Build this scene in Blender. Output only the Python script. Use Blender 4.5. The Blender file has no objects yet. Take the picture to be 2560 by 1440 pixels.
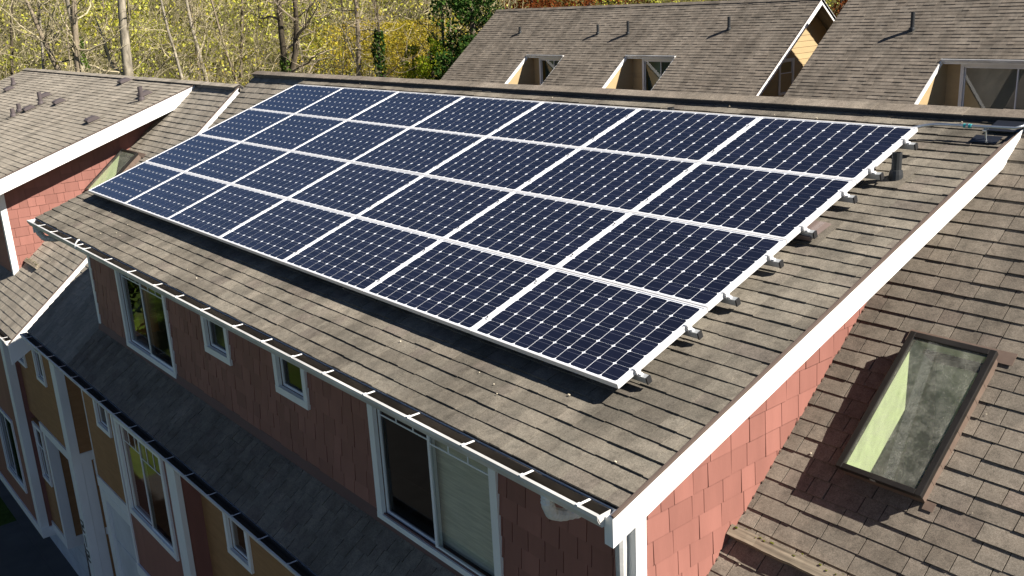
import bpy, math, random
from mathutils import Vector, Matrix, noise as mnoise

# ------------------------------------------------------------------ camera, world, sun, exposure
SC = bpy.context.scene
COL = SC.collection
RX = Vector((0.6380300071, 0.7683492402, -0.0505683214))      # camera right
RD = Vector((0.1895025087, -0.2203347566, -0.9568392729))     # camera down
RF = Vector((-0.7463286871, 0.6009093444, -0.2861842949))     # camera forward
CAM = Vector((16.08879, -4.42460, 2.58588))
FPX = 2426.11                                                  # focal length in pixels of a 2560 wide frame
cam = bpy.data.cameras.new('camera')
cam.sensor_width = 36.0
cam.lens = FPX * 36.0 / 2560.0
cam.clip_start, cam.clip_end = 0.05, 2000.0
camo = bpy.data.objects.new('camera', cam)
COL.objects.link(camo)
m3 = Matrix((RX, -RD, -RF)).transposed()
camo.matrix_world = Matrix.Translation(CAM) @ m3.to_4x4()
SC.camera = camo

SUN = Vector((0.655, 0.300, 0.695)).normalized()                # towards the sun
w = bpy.data.worlds.new('World')
SC.world = w
w.use_nodes = True
nt = w.node_tree
sky = nt.nodes.new('ShaderNodeTexSky')
sky.sky_type = 'NISHITA'
sky.sun_disc = False
sky.sun_elevation = math.asin(SUN.z)
sky.sun_rotation = math.atan2(SUN.x, SUN.y)
sky.altitude = 50
sky.air_density = 0.4
sky.dust_density = 0.1
sky.ozone_density = 1.5
bg = nt.nodes['Background']
bg.inputs['Strength'].default_value = 0.05
nt.links.new(sky.outputs[0], bg.inputs['Color'])

sun = bpy.data.lights.new('sun', 'SUN')
sun.energy = 5.0
sun.angle = math.radians(0.5)
sun.color = (1.0, 0.93, 0.83)
suno = bpy.data.objects.new('sun', sun)
COL.objects.link(suno)
suno.rotation_euler = (-SUN).to_track_quat('-Z', 'Y').to_euler()
suno.location = (30, 20, 40)

SC.view_settings.view_transform = 'Standard'
SC.view_settings.look = 'None'
SC.view_settings.gamma = 1.0
SC.view_settings.exposure = 1.25
SC.view_settings.use_curve_mapping = False
SC.cycles.max_bounces = 8
SC.cycles.transparent_max_bounces = 12
SC.cycles.caustics_reflective = False
SC.cycles.caustics_refractive = False

GZ = -11.3                                                      # ground level in front of the houses
R = random.Random(7)

# ------------------------------------------------------------------ materials
def _nodes(name):
    m = bpy.data.materials.new(name)
    m.use_nodes = True
    t = m.node_tree
    return m, t, t.nodes['Principled BSDF']

def _n(t, kind, **kw):
    n = t.nodes.new(kind)
    for k, v in kw.items():
        setattr(n, k, v)
    return n

def rand_value(t):
    """0..1, different for each object and for each loose piece inside one mesh"""
    oi = _n(t, 'ShaderNodeObjectInfo')
    ge = _n(t, 'ShaderNodeNewGeometry')
    a = _n(t, 'ShaderNodeMath', operation='ADD')
    f = _n(t, 'ShaderNodeMath', operation='FRACT')
    t.links.new(oi.outputs['Random'], a.inputs[0])
    t.links.new(ge.outputs['Random Per Island'], a.inputs[1])
    t.links.new(a.outputs[0], f.inputs[0])
    return f.outputs[0]

def ramp(t, src, stops, interp='LINEAR'):
    r = _n(t, 'ShaderNodeValToRGB')
    r.color_ramp.interpolation = interp
    e = r.color_ramp.elements
    while len(e) < len(stops):
        e.new(0.5)
    for el, (p, c) in zip(e, stops):
        el.position = p
        el.color = (c[0], c[1], c[2], 1)
    t.links.new(src, r.inputs[0])
    return r.outputs[0]

def noise(t, scale, detail=4, rough=0.55, stretch=None, local=False):
    if local:
        tc = _n(t, 'ShaderNodeTexCoord'); vec = tc.outputs['Object']
    else:
        ge = _n(t, 'ShaderNodeNewGeometry'); vec = ge.outputs['Position']
    if stretch:
        mp = _n(t, 'ShaderNodeMapping')
        mp.inputs['Scale'].default_value = stretch
        t.links.new(vec, mp.inputs[0]); vec = mp.outputs[0]
    nz = _n(t, 'ShaderNodeTexNoise')
    nz.inputs['Scale'].default_value = scale
    nz.inputs['Detail'].default_value = detail
    nz.inputs['Roughness'].default_value = rough
    t.links.new(vec, nz.inputs['Vector'])
    return nz.outputs['Fac']

def mul(t, a, b, fac=1.0):
    mx = _n(t, 'ShaderNodeMix', data_type='RGBA', blend_type='MULTIPLY')
    mx.inputs[0].default_value = fac
    t.links.new(a, mx.inputs[6]); t.links.new(b, mx.inputs[7])
    return mx.outputs[2]

def mixc(t, f, a, b):
    mx = _n(t, 'ShaderNodeMix', data_type='RGBA', blend_type='MIX')
    t.links.new(f, mx.inputs[0])
    for k, s in ((6, a), (7, b)):
        if isinstance(s, tuple):
            mx.inputs[k].default_value = (s[0], s[1], s[2], 1)
        else:
            t.links.new(s, mx.inputs[k])
    return mx.outputs[2]

def bump(t, b, h, strength=0.3, dist=0.01):
    n = _n(t, 'ShaderNodeBump')
    n.inputs['Strength'].default_value = strength
    n.inputs['Distance'].default_value = dist
    t.links.new(h, n.inputs['Height'])
    t.links.new(n.outputs[0], b.inputs['Normal'])

def g(v):
    return (v, v, v)

def mat_shingle(name, cols, stain=0.35, grit=1.0):
    m, t, b = _nodes(name)
    c = ramp(t, rand_value(t), cols)
    c = mul(t, c, ramp(t, noise(t, 0.9, 5, 0.6), [(0.33, g(1 - stain)), (0.62, g(1.08))]))
    c = mul(t, c, ramp(t, noise(t, 4.0, 3, 0.6), [(0.3, (0.86, 0.87, 0.86)), (0.7, (1.1, 1.08, 1.05))]))
    c = mul(t, c, ramp(t, noise(t, 1.1, 4, 0.6, (3.0, 0.35, 0.35)), [(0.36, g(0.78)), (0.58, g(1.04))]))
    fine = noise(t, 260, 2, 0.7)
    c = mul(t, c, ramp(t, fine, [(0.32, g(0.58)), (0.52, g(1.0)), (0.72, g(1.45))]), grit)
    c = mul(t, c, ramp(t, noise(t, 75, 3, 0.75), [(0.33, g(0.76)), (0.5, g(1.0)), (0.70, g(1.22))]), grit)
    c = mul(t, c, ramp(t, noise(t, 13, 4, 0.7), [(0.30, g(0.72)), (0.52, g(1.0)), (0.75, g(1.12))]), grit)
    t.links.new(c, b.inputs['Base Color'])
    b.inputs['Roughness'].default_value = 0.95
    b.inputs['Specular IOR Level'].default_value = 0.15
    bump(t, b, fine, 0.35, 0.004)
    return m

def mat_paint(name, col, var=0.10, rough=0.55, spec=0.3, streak=None, dirt=0.12, scale=2.0):
    m, t, b = _nodes(name)
    lo = tuple(x * (1 - var) for x in col); hi = tuple(x * (1 + var) for x in col)
    c = ramp(t, rand_value(t), [(0.0, lo), (1.0, hi)])
    c = mul(t, c, ramp(t, noise(t, scale, 5, 0.6, streak), [(0.35, g(1 - dirt)), (0.65, g(1 + dirt * 0.4))]))
    t.links.new(c, b.inputs['Base Color'])
    b.inputs['Roughness'].default_value = rough
    b.inputs['Specular IOR Level'].default_value = spec
    bump(t, b, noise(t, 60, 3, 0.6, streak), 0.12, 0.004)
    return m

def mat_metal(name, col, rough=0.4, metallic=1.0, dirt=0.2):
    m, t, b = _nodes(name)
    one = ramp(t, noise(t, 9, 4, 0.6), [(0.3, tuple(x * (1 - dirt) for x in col)), (0.7, col)])
    t.links.new(one, b.inputs['Base Color'])
    b.inputs['Metallic'].default_value = metallic
    b.inputs['Roughness'].default_value = rough
    return m

def mat_glass(name, tint=(0.75, 0.80, 0.78), dust=0.0, ior=1.52, rough=0.0):
    """thin pane: see-through by its tint, mirror by fresnel, a film of dust"""
    m, t, b = _nodes(name)
    t.nodes.remove(b)
    out = t.nodes['Material Output']
    tr = _n(t, 'ShaderNodeBsdfTransparent'); tr.inputs[0].default_value = (*tint, 1)
    gl = _n(t, 'ShaderNodeBsdfGlossy'); gl.inputs['Roughness'].default_value = rough
    lw = _n(t, 'ShaderNodeLayerWeight'); lw.inputs[0].default_value = 0.5      # Schlick reflectance, the same from both sides
    pw = _n(t, 'ShaderNodeMath', operation='POWER'); pw.inputs[1].default_value = 5.0
    t.links.new(lw.outputs['Facing'], pw.inputs[0])
    f0 = 2 * ((ior - 1) / (ior + 1)) ** 2
    k = _n(t, 'ShaderNodeMath', operation='MULTIPLY_ADD'); k.inputs[1].default_value = 1 - f0; k.inputs[2].default_value = f0
    t.links.new(pw.outputs[0], k.inputs[0])
    mx = _n(t, 'ShaderNodeMixShader')
    t.links.new(k.outputs[0], mx.inputs[0]); t.links.new(tr.outputs[0], mx.inputs[1]); t.links.new(gl.outputs[0], mx.inputs[2])
    last = mx.outputs[0]
    if dust:
        df = _n(t, 'ShaderNodeBsdfDiffuse'); df.inputs[0].default_value = (0.42, 0.42, 0.36, 1)
        r1 = ramp(t, noise(t, 7, 6, 0.7), [(0.40, g(0.25)), (0.75, g(1.0))])
        r2 = ramp(t, noise(t, 160, 2, 0.6), [(0.45, g(0.35)), (0.75, g(1.0))])
        dm = mul(t, r1, r2)
        kk = _n(t, 'ShaderNodeMath', operation='MULTIPLY'); kk.inputs[1].default_value = dust
        t.links.new(dm, kk.inputs[0])
        m2 = _n(t, 'ShaderNodeMixShader')
        t.links.new(kk.outputs[0], m2.inputs[0]); t.links.new(last, m2.inputs[1]); t.links.new(df.outputs[0], m2.inputs[2])
        last = m2.outputs[0]
    t.links.new(last, out.inputs[0])
    return m

def mat_leaf(name, cols, trans=0.45, rough=0.7):
    m, t, b = _nodes(name)
    t.nodes.remove(b)
    out = t.nodes['Material Output']
    c = ramp(t, rand_value(t), cols)
    c = mul(t, c, ramp(t, noise(t, 0.35, 4, 0.65), [(0.32, (0.42, 0.48, 0.40)), (0.5, (0.95, 1.0, 0.8)), (0.68, (1.25, 1.15, 0.95))]))
    d = _n(t, 'ShaderNodeBsdfDiffuse'); tl = _n(t, 'ShaderNodeBsdfTranslucent')
    t.links.new(c, d.inputs[0]); t.links.new(c, tl.inputs[0])
    mx = _n(t, 'ShaderNodeMixShader'); mx.inputs[0].default_value = trans
    t.links.new(d.outputs[0], mx.inputs[1]); t.links.new(tl.outputs[0], mx.inputs[2])
    last = mx.outputs[0]
    if rough < 0.5:
        gl = _n(t, 'ShaderNodeBsdfGlossy'); gl.inputs['Roughness'].default_value = rough
        m2 = _n(t, 'ShaderNodeMixShader'); m2.inputs[0].default_value = 0.03
        t.links.new(last, m2.inputs[1]); t.links.new(gl.outputs[0], m2.inputs[2]); last = m2.outputs[0]
    t.links.new(last, out.inputs[0])
    return m

def mat_cell(name):
    m, t, b = _nodes(name)
    c = ramp(t, rand_value(t), [(0.0, (0.0050, 0.0056, 0.013)), (0.5, (0.006, 0.0068, 0.016)), (1.0, (0.008, 0.0090, 0.021))])
    tc = _n(t, 'ShaderNodeTexCoord')
    sp = _n(t, 'ShaderNodeSeparateXYZ'); t.links.new(tc.outputs['Object'], sp.inputs[0])
    ab = _n(t, 'ShaderNodeMath', operation='ABSOLUTE'); t.links.new(sp.outputs['Y'], ab.inputs[0])
    sb = _n(t, 'ShaderNodeMath', operation='SUBTRACT'); sb.inputs[1].default_value = 0.039; t.links.new(ab.outputs[0], sb.inputs[0])
    a2 = _n(t, 'ShaderNodeMath', operation='ABSOLUTE'); t.links.new(sb.outputs[0], a2.inputs[0])
    lt = _n(t, 'ShaderNodeMath', operation='LESS_THAN'); lt.inputs[1].default_value = 0.0011; t.links.new(a2.outputs[0], lt.inputs[0])
    c = mixc(t, lt.outputs[0], c, (0.10, 0.105, 0.14))
    t.links.new(c, b.inputs['Base Color'])
    b.inputs['Roughness'].default_value = 0.30
    b.inputs['Specular IOR Level'].default_value = 0.20
    b.inputs['Coat Weight'].default_value = 1.0
    b.inputs['Coat Roughness'].default_value = 0.10
    b.inputs['Coat IOR'].default_value = 1.62
    return m

M = {}
M['shingle'] = mat_shingle('roof_shingle_taupe', [(0.0, (0.148, 0.132, 0.110)), (0.4, (0.178, 0.160, 0.133)), (0.8, (0.198, 0.178, 0.148)), (1.0, (0.160, 0.138, 0.119))], 0.45)
M['shingle_steep'] = mat_shingle('roof_shingle_brown', [(0.0, (0.178, 0.152, 0.126)), (0.4, (0.205, 0.177, 0.147)), (0.8, (0.222, 0.193, 0.161)), (1.0, (0.182, 0.150, 0.127))], 0.25)
M['shingle_far'] = mat_shingle('roof_shingle_brown_far', [(0.0, (0.168, 0.144, 0.120)), (0.5, (0.192, 0.166, 0.139)), (1.0, (0.210, 0.182, 0.153))], 0.22, 0.5)
M['shingle_left'] = mat_shingle('roof_shingle_buff', [(0.0, (0.240, 0.215, 0.180)), (0.5, (0.275, 0.247, 0.208)), (1.0, (0.300, 0.270, 0.228))], 0.2, 0.6)
M['felt'] = mat_paint('roofing_felt', (0.030, 0.027, 0.025), 0.0, 0.95, 0.1)
M['maroon'] = mat_paint('siding_maroon', (0.255, 0.112, 0.090), 0.12, 0.6, 0.25, (1, 1, 0.25), 0.10, 5.0)
M['ochre'] = mat_paint('wall_ochre', (0.335, 0.178, 0.080), 0.05, 0.8, 0.2, (1, 1, 6), 0.12, 3.0)
M['yellow'] = mat_paint('siding_yellow', (0.41, 0.305, 0.165), 0.05, 0.6, 0.3, (1, 1, 4), 0.06, 2.0)
M['white'] = mat_paint('white_trim', (0.78, 0.78, 0.77), 0.02, 0.45, 0.4, (1, 1, 0.3), 0.06, 3.0)
M['vinyl'] = mat_paint('white_vinyl', (0.74, 0.75, 0.77), 0.02, 0.35, 0.5, None, 0.03, 3.0)
M['gutter'] = mat_paint('gutter_enamel', (0.62, 0.61, 0.59), 0.02, 0.4, 0.45, (0.3, 1, 1), 0.25, 6.0)
M['gutter_in'] = mat_paint('gutter_grime', (0.075, 0.064, 0.052), 0.1, 0.85, 0.15, (0.4, 1, 1), 0.35, 5.0)
M['drip'] = mat_paint('drip_edge_brown', (0.115, 0.085, 0.070), 0.05, 0.5, 0.4)
M['alu'] = mat_metal('anodised_aluminium', (0.80, 0.80, 0.81), 0.42, 0.35, 0.06)
M['rail'] = mat_metal('mill_aluminium', (0.42, 0.44, 0.45), 0.5, 0.4, 0.15)
M['steel'] = mat_metal('galvanised_steel', (0.62, 0.66, 0.70), 0.34, 0.9, 0.2)
M['black'] = mat_paint('black_plastic', (0.018, 0.018, 0.019), 0.05, 0.55, 0.4)
M['pipe'] = mat_paint('dark_grey_pipe', (0.024, 0.026, 0.028), 0.05, 0.5, 0.4)
M['pipe_mauve'] = mat_paint('mauve_grey_pipe', (0.085, 0.070, 0.072), 0.05, 0.6, 0.3)
M['vent'] = mat_paint('brown_vent_metal', (0.150, 0.115, 0.105), 0.06, 0.5, 0.4)
M['teal'] = mat_paint('teal_coupling', (0.03, 0.30, 0.32), 0.05, 0.4, 0.4)
M['backsheet'] = mat_paint('panel_backsheet', (0.78, 0.81, 0.86), 0.01, 0.22, 0.5, None, 0.02)
M['cell'] = mat_cell('solar_cell')
M['bronze'] = mat_metal('bronze_frame', (0.030, 0.027, 0.025), 0.42, 0.5, 0.25)
M['flash'] = mat_metal('brown_flashing', (0.20, 0.145, 0.115), 0.45, 0.25, 0.2)
M['flash_dark'] = mat_metal('black_flashing', (0.020, 0.023, 0.032), 0.4, 0.3, 0.2)
M['cream'] = mat_paint('shaft_cream', (0.46, 0.52, 0.36), 0.0, 0.8, 0.1, None, 0.04)
M['room'] = mat_paint('room_plaster', (0.30, 0.29, 0.27), 0.0, 0.9, 0.1)
M['glass'] = mat_glass('window_glass')
M['glass_sky'] = mat_glass('skylight_glass', (0.88, 0.92, 0.80), 0.85, 1.35)
M['screen'] = mat_glass('screened_glass', (0.30, 0.31, 0.31), 0.0, 1.30, 0.05)
M['blind'] = mat_paint('blind_beige', (0.80, 0.72, 0.58), 0.03, 0.8, 0.1, (1, 1, 14), 0.22, 3.0)
M['curtain'] = mat_paint('curtain_teal', (0.16, 0.30, 0.30), 0.03, 0.9, 0.1)
M['wood'] = mat_paint('weathered_wood', (0.290, 0.245, 0.185), 0.1, 0.9, 0.1, (0.35, 9, 9), 0.55, 4.0)
M['moss'] = mat_leaf('moss', [(0.0, (0.10, 0.11, 0.02)), (1.0, (0.20, 0.20, 0.05))], 0.1)
M['concrete'] = mat_paint('concrete', (0.11, 0.108, 0.105), 0.0, 0.9, 0.1, None, 0.2, 0.8)
M['stone'] = mat_paint('stone_veneer', (0.17, 0.12, 0.10), 0.25, 0.9, 0.1, None, 0.3, 6.0)
M['door'] = mat_paint('door_grey_white', (0.60, 0.61, 0.64), 0.02, 0.5, 0.3)
M['bark'] = mat_paint('bark_grey', (0.26, 0.215, 0.155), 0.15, 0.95, 0.05, (1, 1, 0.3), 0.4, 6.0)
M['bark_pale'] = mat_paint('bark_pale', (0.36, 0.32, 0.25), 0.12, 0.95, 0.05, (1, 1, 0.35), 0.5, 5.0)
M['bark_dark'] = mat_paint('bark_dark', (0.085, 0.070, 0.050), 0.15, 0.95, 0.05, (1, 1, 0.3), 0.3, 6.0)
M['leaf_spring'] = mat_leaf('leaf_spring', [(0.0, (0.260, 0.260, 0.052)), (0.4, (0.391, 0.356, 0.070)), (0.75, (0.504, 0.418, 0.086)), (1.0, (0.470, 0.322, 0.104))])
M['leaf_yellow'] = mat_leaf('leaf_yellow', [(0.0, (0.420, 0.350, 0.054)), (1.0, (0.559, 0.420, 0.070))])
M['leaf_lime'] = mat_leaf('leaf_lime', [(0.0, (0.176, 0.243, 0.024)), (1.0, (0.378, 0.432, 0.041))])
M['leaf_green'] = mat_leaf('leaf_green', [(0.0, (0.055, 0.105, 0.018)), (1.0, (0.132, 0.204, 0.039))])
M['leaf_ivy'] = mat_leaf('leaf_ivy', [(0.0, (0.012, 0.030, 0.009)), (0.6, (0.030, 0.065, 0.018)), (1.0, (0.075, 0.130, 0.035))], 0.2)
M['leaf_ivy_light'] = mat_leaf('leaf_ivy_light', [(0.0, (0.045, 0.085, 0.018)), (1.0, (0.150, 0.220, 0.050))], 0.25)
M['leaf_red'] = mat_leaf('leaf_red', [(0.0, (0.128, 0.032, 0.014)), (1.0, (0.240, 0.080, 0.032))])
M['brush'] = mat_leaf('brush_foliage', [(0.0, (0.088, 0.090, 0.027)), (0.2, (0.293, 0.278, 0.058)), (0.45, (0.489, 0.479, 0.070)), (0.65, (0.620, 0.597, 0.117)),
                                        (0.85, (0.620, 0.617, 0.244)), (1.0, (0.548, 0.518, 0.058))], 0.35)
M['twig'] = mat_paint('twig_tan', (0.30, 0.26, 0.17), 0.5, 0.95, 0.05)
def mat_ground(name, c1, c2, c3, sc):
    m, t, b = _nodes(name)
    c = ramp(t, noise(t, sc, 6, 0.65), [(0.3, c1), (0.5, c2), (0.7, c3)])
    c = mul(t, c, ramp(t, noise(t, sc * 20, 3, 0.6), [(0.3, g(0.65)), (0.7, g(1.2))]))
    t.links.new(c, b.inputs['Base Color'])
    b.inputs['Roughness'].default_value = 1.0
    b.inputs['Specular IOR Level'].default_value = 0.05
    return m
M['ground'] = mat_ground('ground_asphalt', g(0.04), g(0.048), (0.058, 0.056, 0.052), 0.3)
M['lawn'] = mat_ground('lawn_grass', (0.035, 0.065, 0.012), (0.055, 0.085, 0.018), (0.085, 0.090, 0.030), 0.35)
M['hill'] = mat_ground('leaf_litter', (0.030, 0.028, 0.012), (0.080, 0.075, 0.028), (0.130, 0.115, 0.045), 0.25)

# ------------------------------------------------------------------ mesh helpers
class Fr:
    """a flat frame: origin O, in-plane U and V, outward normal N"""
    def __init__(s, O, U, V, N=None):
        s.O, s.U, s.V = Vector(O), Vector(U).normalized(), Vector(V).normalized()
        s.N = Vector(N).normalized() if N else s.U.cross(s.V).normalized()
    def p(s, u, v, w=0.0):
        return s.O + s.U * u + s.V * v + s.N * w
    def mat(s, u=0, v=0, w=0, su=1, sv=1, sw=1):
        m = Matrix((s.U * su, s.V * sv, s.N * sw)).transposed().to_4x4()
        m.translation = s.p(u, v, w)
        return m

class MB:
    def __init__(s):
        s.v, s.f = [], []
    def add(s, vs, fs):
        o = len(s.v)
        s.v += [tuple(x) for x in vs]
        s.f += [tuple(i + o for i in f) for f in fs]
        return s
    def box(s, x0, x1, y0, y1, z0, z1):
        c = [(x, y, z) for z in (z0, z1) for y in (y0, y1) for x in (x0, x1)]
        return s.add(c, [(0, 2, 3, 1), (4, 5, 7, 6), (0, 1, 5, 4), (2, 6, 7, 3), (0, 4, 6, 2), (1, 3, 7, 5)])
    def fbox(s, f, u0, u1, v0, v1, w0, w1):
        c = [f.p(u, v, w_) for w_ in (w0, w1) for v in (v0, v1) for u in (u0, u1)]
        return s.add(c, [(0, 2, 3, 1), (4, 5, 7, 6), (0, 1, 5, 4), (2, 6, 7, 3), (0, 4, 6, 2), (1, 3, 7, 5)])
    def prism(s, pts, d):
        """closed polygon of points extruded by vector d"""
        n = len(pts); d = Vector(d)
        a = [Vector(p) for p in pts]
        s.add(a + [p + d for p in a], [tuple(range(n))[::-1], tuple(range(n, 2 * n))] + [(i, (i + 1) % n, n + (i + 1) % n, n + i) for i in range(n)])
        return s
    def sheet(s, pts, d, t):
        """open polyline in the yz plane, thickness t, extruded along vector d"""
        P = [Vector(p) for p in pts]; off = []
        for i, p in enumerate(P):
            a = P[max(i - 1, 0)]; b = P[min(i + 1, len(P) - 1)]
            e = (b - a).normalized()
            off.append(p + Vector((0, -e.z, e.y)) * t)
        for i in range(len(P) - 1):
            s.prism([P[i], P[i + 1], off[i + 1], off[i]], d)
        return s
    def tube(s, path, rad, n=8, cap=True):
        P = [Vector(p) for p in path]
        if not isinstance(rad, (list, tuple)):
            rad = [rad] * len(P)
        o = len(s.v); up = Vector((0.31, 0.17, 0.93))
        for i, p in enumerate(P):
            e = (P[min(i + 1, len(P) - 1)] - P[max(i - 1, 0)])
            e = e.normalized() if e.length > 1e-9 else Vector((0, 0, 1))
            a = e.cross(up)
            if a.length < 1e-3:
                a = e.cross(Vector((1, 0, 0)))
            a.normalize(); b = e.cross(a)
            for k in range(n):
                th = 2 * math.pi * k / n
                s.v.append(tuple(p + (a * math.cos(th) + b * math.sin(th)) * rad[i]))
        for i in range(len(P) - 1):
            for k in range(n):
                k2 = (k + 1) % n
                s.f.append((o + i * n + k, o + i * n + k2, o + (i + 1) * n + k2, o + (i + 1) * n + k))
        if cap:
            s.f.append(tuple(o + k for k in range(n))[::-1])
            s.f.append(tuple(o + (len(P) - 1) * n + k for k in range(n)))
        return s
    def mesh(s, name, m):
        me = bpy.data.meshes.new(name)
        me.from_pydata(s.v, [], s.f)
        if m:
            me.materials.append(M[m] if isinstance(m, str) else m)
        me.update()
        return me
    def build(s, name, m, parent=None, smooth=False, bevel=0.0):
        me = s.mesh(name, m)
        o = bpy.data.objects.new(name, me)
        link(o, parent)
        if smooth:
            me.polygons.foreach_set('use_smooth', [True] * len(me.polygons))
        if bevel:
            b = o.modifiers.new('bevel', 'BEVEL'); b.width = bevel; b.segments = 2; b.limit_method = 'ANGLE'
        return o

BASE = {}
def link(o, parent=None):
    COL.objects.link(o)
    if parent is not None:
        o.parent = parent
        if parent.name in BASE:
            o.matrix_parent_inverse = BASE[parent.name]

def tag(o, label, cat=None, group=None, kind=None):
    if label: o['label'] = label
    if cat: o['category'] = cat
    if group: o['group'] = group
    if kind: o['kind'] = kind
    return o

def thing(name, label, cat, loc, group=None):
    """Empty at the thing's base; its parts are meshes given in world coordinates"""
    o = bpy.data.objects.new(name, None)
    o.empty_display_size = 0.3
    COL.objects.link(o)
    o.location = loc
    BASE[o.name] = Matrix.Translation(-Vector(loc))
    return tag(o, label, cat, group)

def struct(name, mb, m):
    o = mb.build(name, m)
    o['kind'] = 'structure'
    return o

def proj(p):
    q = Vector(p) - CAM
    d = q.dot(RF)
    if d < 0.1:
        return None
    return q.dot(RX) / d * FPX + 1280, q.dot(RD) / d * FPX + 720, d

# ------------------------------------------------------------------ pieces: shingles, siding, boards
def clip(poly, sub):
    """Sutherland-Hodgman: convex subject poly against convex clip polygon sub (counter-clockwise)"""
    out = poly
    for i in range(len(sub)):
        a, b = sub[i], sub[(i + 1) % len(sub)]
        ex, ey = b[0] - a[0], b[1] - a[1]
        inp, out = out, []
        if not inp:
            break
        for j in range(len(inp)):
            p, q = inp[j], inp[(j + 1) % len(inp)]
            sp = ex * (p[1] - a[1]) - ey * (p[0] - a[0])
            sq = ex * (q[1] - a[1]) - ey * (q[0] - a[0])
            if sp >= 0:
                out.append(p)
            if (sp >= 0) != (sq >= 0):
                k = sp / (sp - sq)
                out.append((p[0] + (q[0] - p[0]) * k, p[1] + (q[1] - p[1]) * k))
    return out

def minus(r, h):
    """rect minus rect -> list of rects"""
    u0, v0, u1, v1 = r; a0, b0, a1, b1 = h
    if a0 >= u1 or a1 <= u0 or b0 >= v1 or b1 <= v0:
        return [r]
    out = []
    if a0 > u0: out.append((u0, v0, a0, v1))
    if a1 < u1: out.append((a1, v0, u1, v1))
    m0, m1 = max(u0, a0), min(u1, a1)
    if b0 > v0: out.append((m0, v0, m1, b0))
    if b1 < v1: out.append((m0, b1, m1, v1))
    return out

def area(p):
    return 0.5 * abs(sum(p[i][0] * p[(i + 1) % len(p)][1] - p[(i + 1) % len(p)][0] * p[i][1] for i in range(len(p))))

class Budget:
    """keeps the pieces of one kind on one thing; the largest in the picture become objects, the rest one mesh per parent"""
    def __init__(s, name, mat, limit=300):
        s.name, s.mat, s.limit, s.items = name, mat, limit, []
    def lay(s, parent, f, rect, expo, wid, tlow, ttop, poly=None, holes=(), hidden=None, wob=0.0, vjit=0.0, gap=0.0025, seed=0, mat=None, offset=0.5):
        rr = random.Random(seed)
        u0, v0, u1, v1 = rect
        row, v = 0, v0
        while v < v1 - 0.01:
            ve = min(v + expo, v1)
            u = u0 - rr.uniform(0, wid[1] * offset)
            while u < u1 - 1e-4:
                wd = rr.uniform(*wid)
                if u1 - (u + wd) < wid[0] * 0.4: wd = u1 - u
                a, b = max(u, u0), min(u + wd, u1)
                if b - a > 0.015:
                    jv = rr.uniform(-vjit, vjit) + (wob * mnoise.noise((a * 0.5 + 3.1, v * 0.7, 0.0)) if wob else 0)
                    tb = rr.choice(tlow)
                    wl = wob * 0.5 * mnoise.noise((a * 0.8, v * 0.9, 7.0)) if wob else 0
                    bits = [(a + gap / 2, v + jv, b - gap / 2, ve + 0.004)]
                    for h in holes:
                        bits = [x for bit in bits for x in minus(bit, h)]
                    for bit in bits:
                        pl = [(bit[0], bit[1]), (bit[2], bit[1]), (bit[2], bit[3]), (bit[0], bit[3])]
                        full = True
                        if poly:
                            c = clip(pl, poly)
                            if len(c) < 3 or area(c) < 0.0008: continue
                            full = len(c) == 4 and abs(area(c) - area(pl)) < 1e-6
                            if not full: pl = c
                        elif area(pl) < 0.0008: continue
                        s.items.append((parent, f, pl, full, tb, ttop, wl, hidden, mat or s.mat))
                u += wd
            v += expo; row += 1
    def emit(s):
        sc = []
        for it in s.items:
            parent, f, pl, full, tb, tt, wl, hidden, mt = it
            cu = sum(p[0] for p in pl) / len(pl); cv = sum(p[1] for p in pl) / len(pl)
            P = f.p(cu, cv)
            q = proj(P)
            k = 0.0
            if q and -20 < q[0] < 2580 and -20 < q[1] < 1460:
                vd = (CAM - P).normalized().dot(f.N)
                if vd > 0.02 and not (hidden and hidden(cu, cv)):
                    k = area(pl) * vd / q[2] ** 2
            sc.append(k)
        order = sorted(range(len(sc)), key=lambda i: -sc[i])
        chosen = set(i for i in order[:s.limit] if sc[i] * FPX * FPX > 60)
        proto, rest = {}, {}
        for i, (parent, f, pl, full, tb, tt, wl, hidden, mt) in enumerate(s.items):
            if i in chosen and full:
                key = (tb, tt, mt)
                if key not in proto:
                    proto[key] = MB().add([(0, 0, tb), (1, 0, tb), (1, 1, tt), (0, 1, tt), (0, 0, -0.002), (1, 0, -0.002), (1, 1, -0.002), (0, 1, -0.002)],
                                          [(0, 1, 2, 3), (4, 5, 1, 0), (5, 6, 2, 1), (6, 7, 3, 2), (7, 4, 0, 3)]).mesh(s.name, mt)
                o = bpy.data.objects.new(s.name, proto[key])
                link(o, parent)
                o.matrix_basis = f.mat(pl[0][0], pl[0][1], wl, pl[1][0] - pl[0][0], pl[3][1] - pl[0][1])
                continue
            vmin = min(p[1] for p in pl); vmax = max(max(p[1] for p in pl), vmin + 1e-4)
            n = len(pl)
            top = [f.p(u, v, wl + tt + (tb - tt) * (1 - (v - vmin) / max(vmax - vmin, 0.06))) for u, v in pl]
            low = [f.p(u, v, wl - 0.002) for u, v in pl]
            fs = [tuple(range(n))] + [(n + j, n + (j + 1) % n, (j + 1) % n, j) for j in range(n)]
            if i in chosen:
                MB().add(top + low, fs).build(s.name, mt, parent)
            else:
                rest.setdefault((parent, mt), MB()).add(top + low, fs)
        for (parent, mt), mb in rest.items():
            o = mb.build(s.name + '_field', mt, parent)
            o['kind'] = 'stuff'

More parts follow.
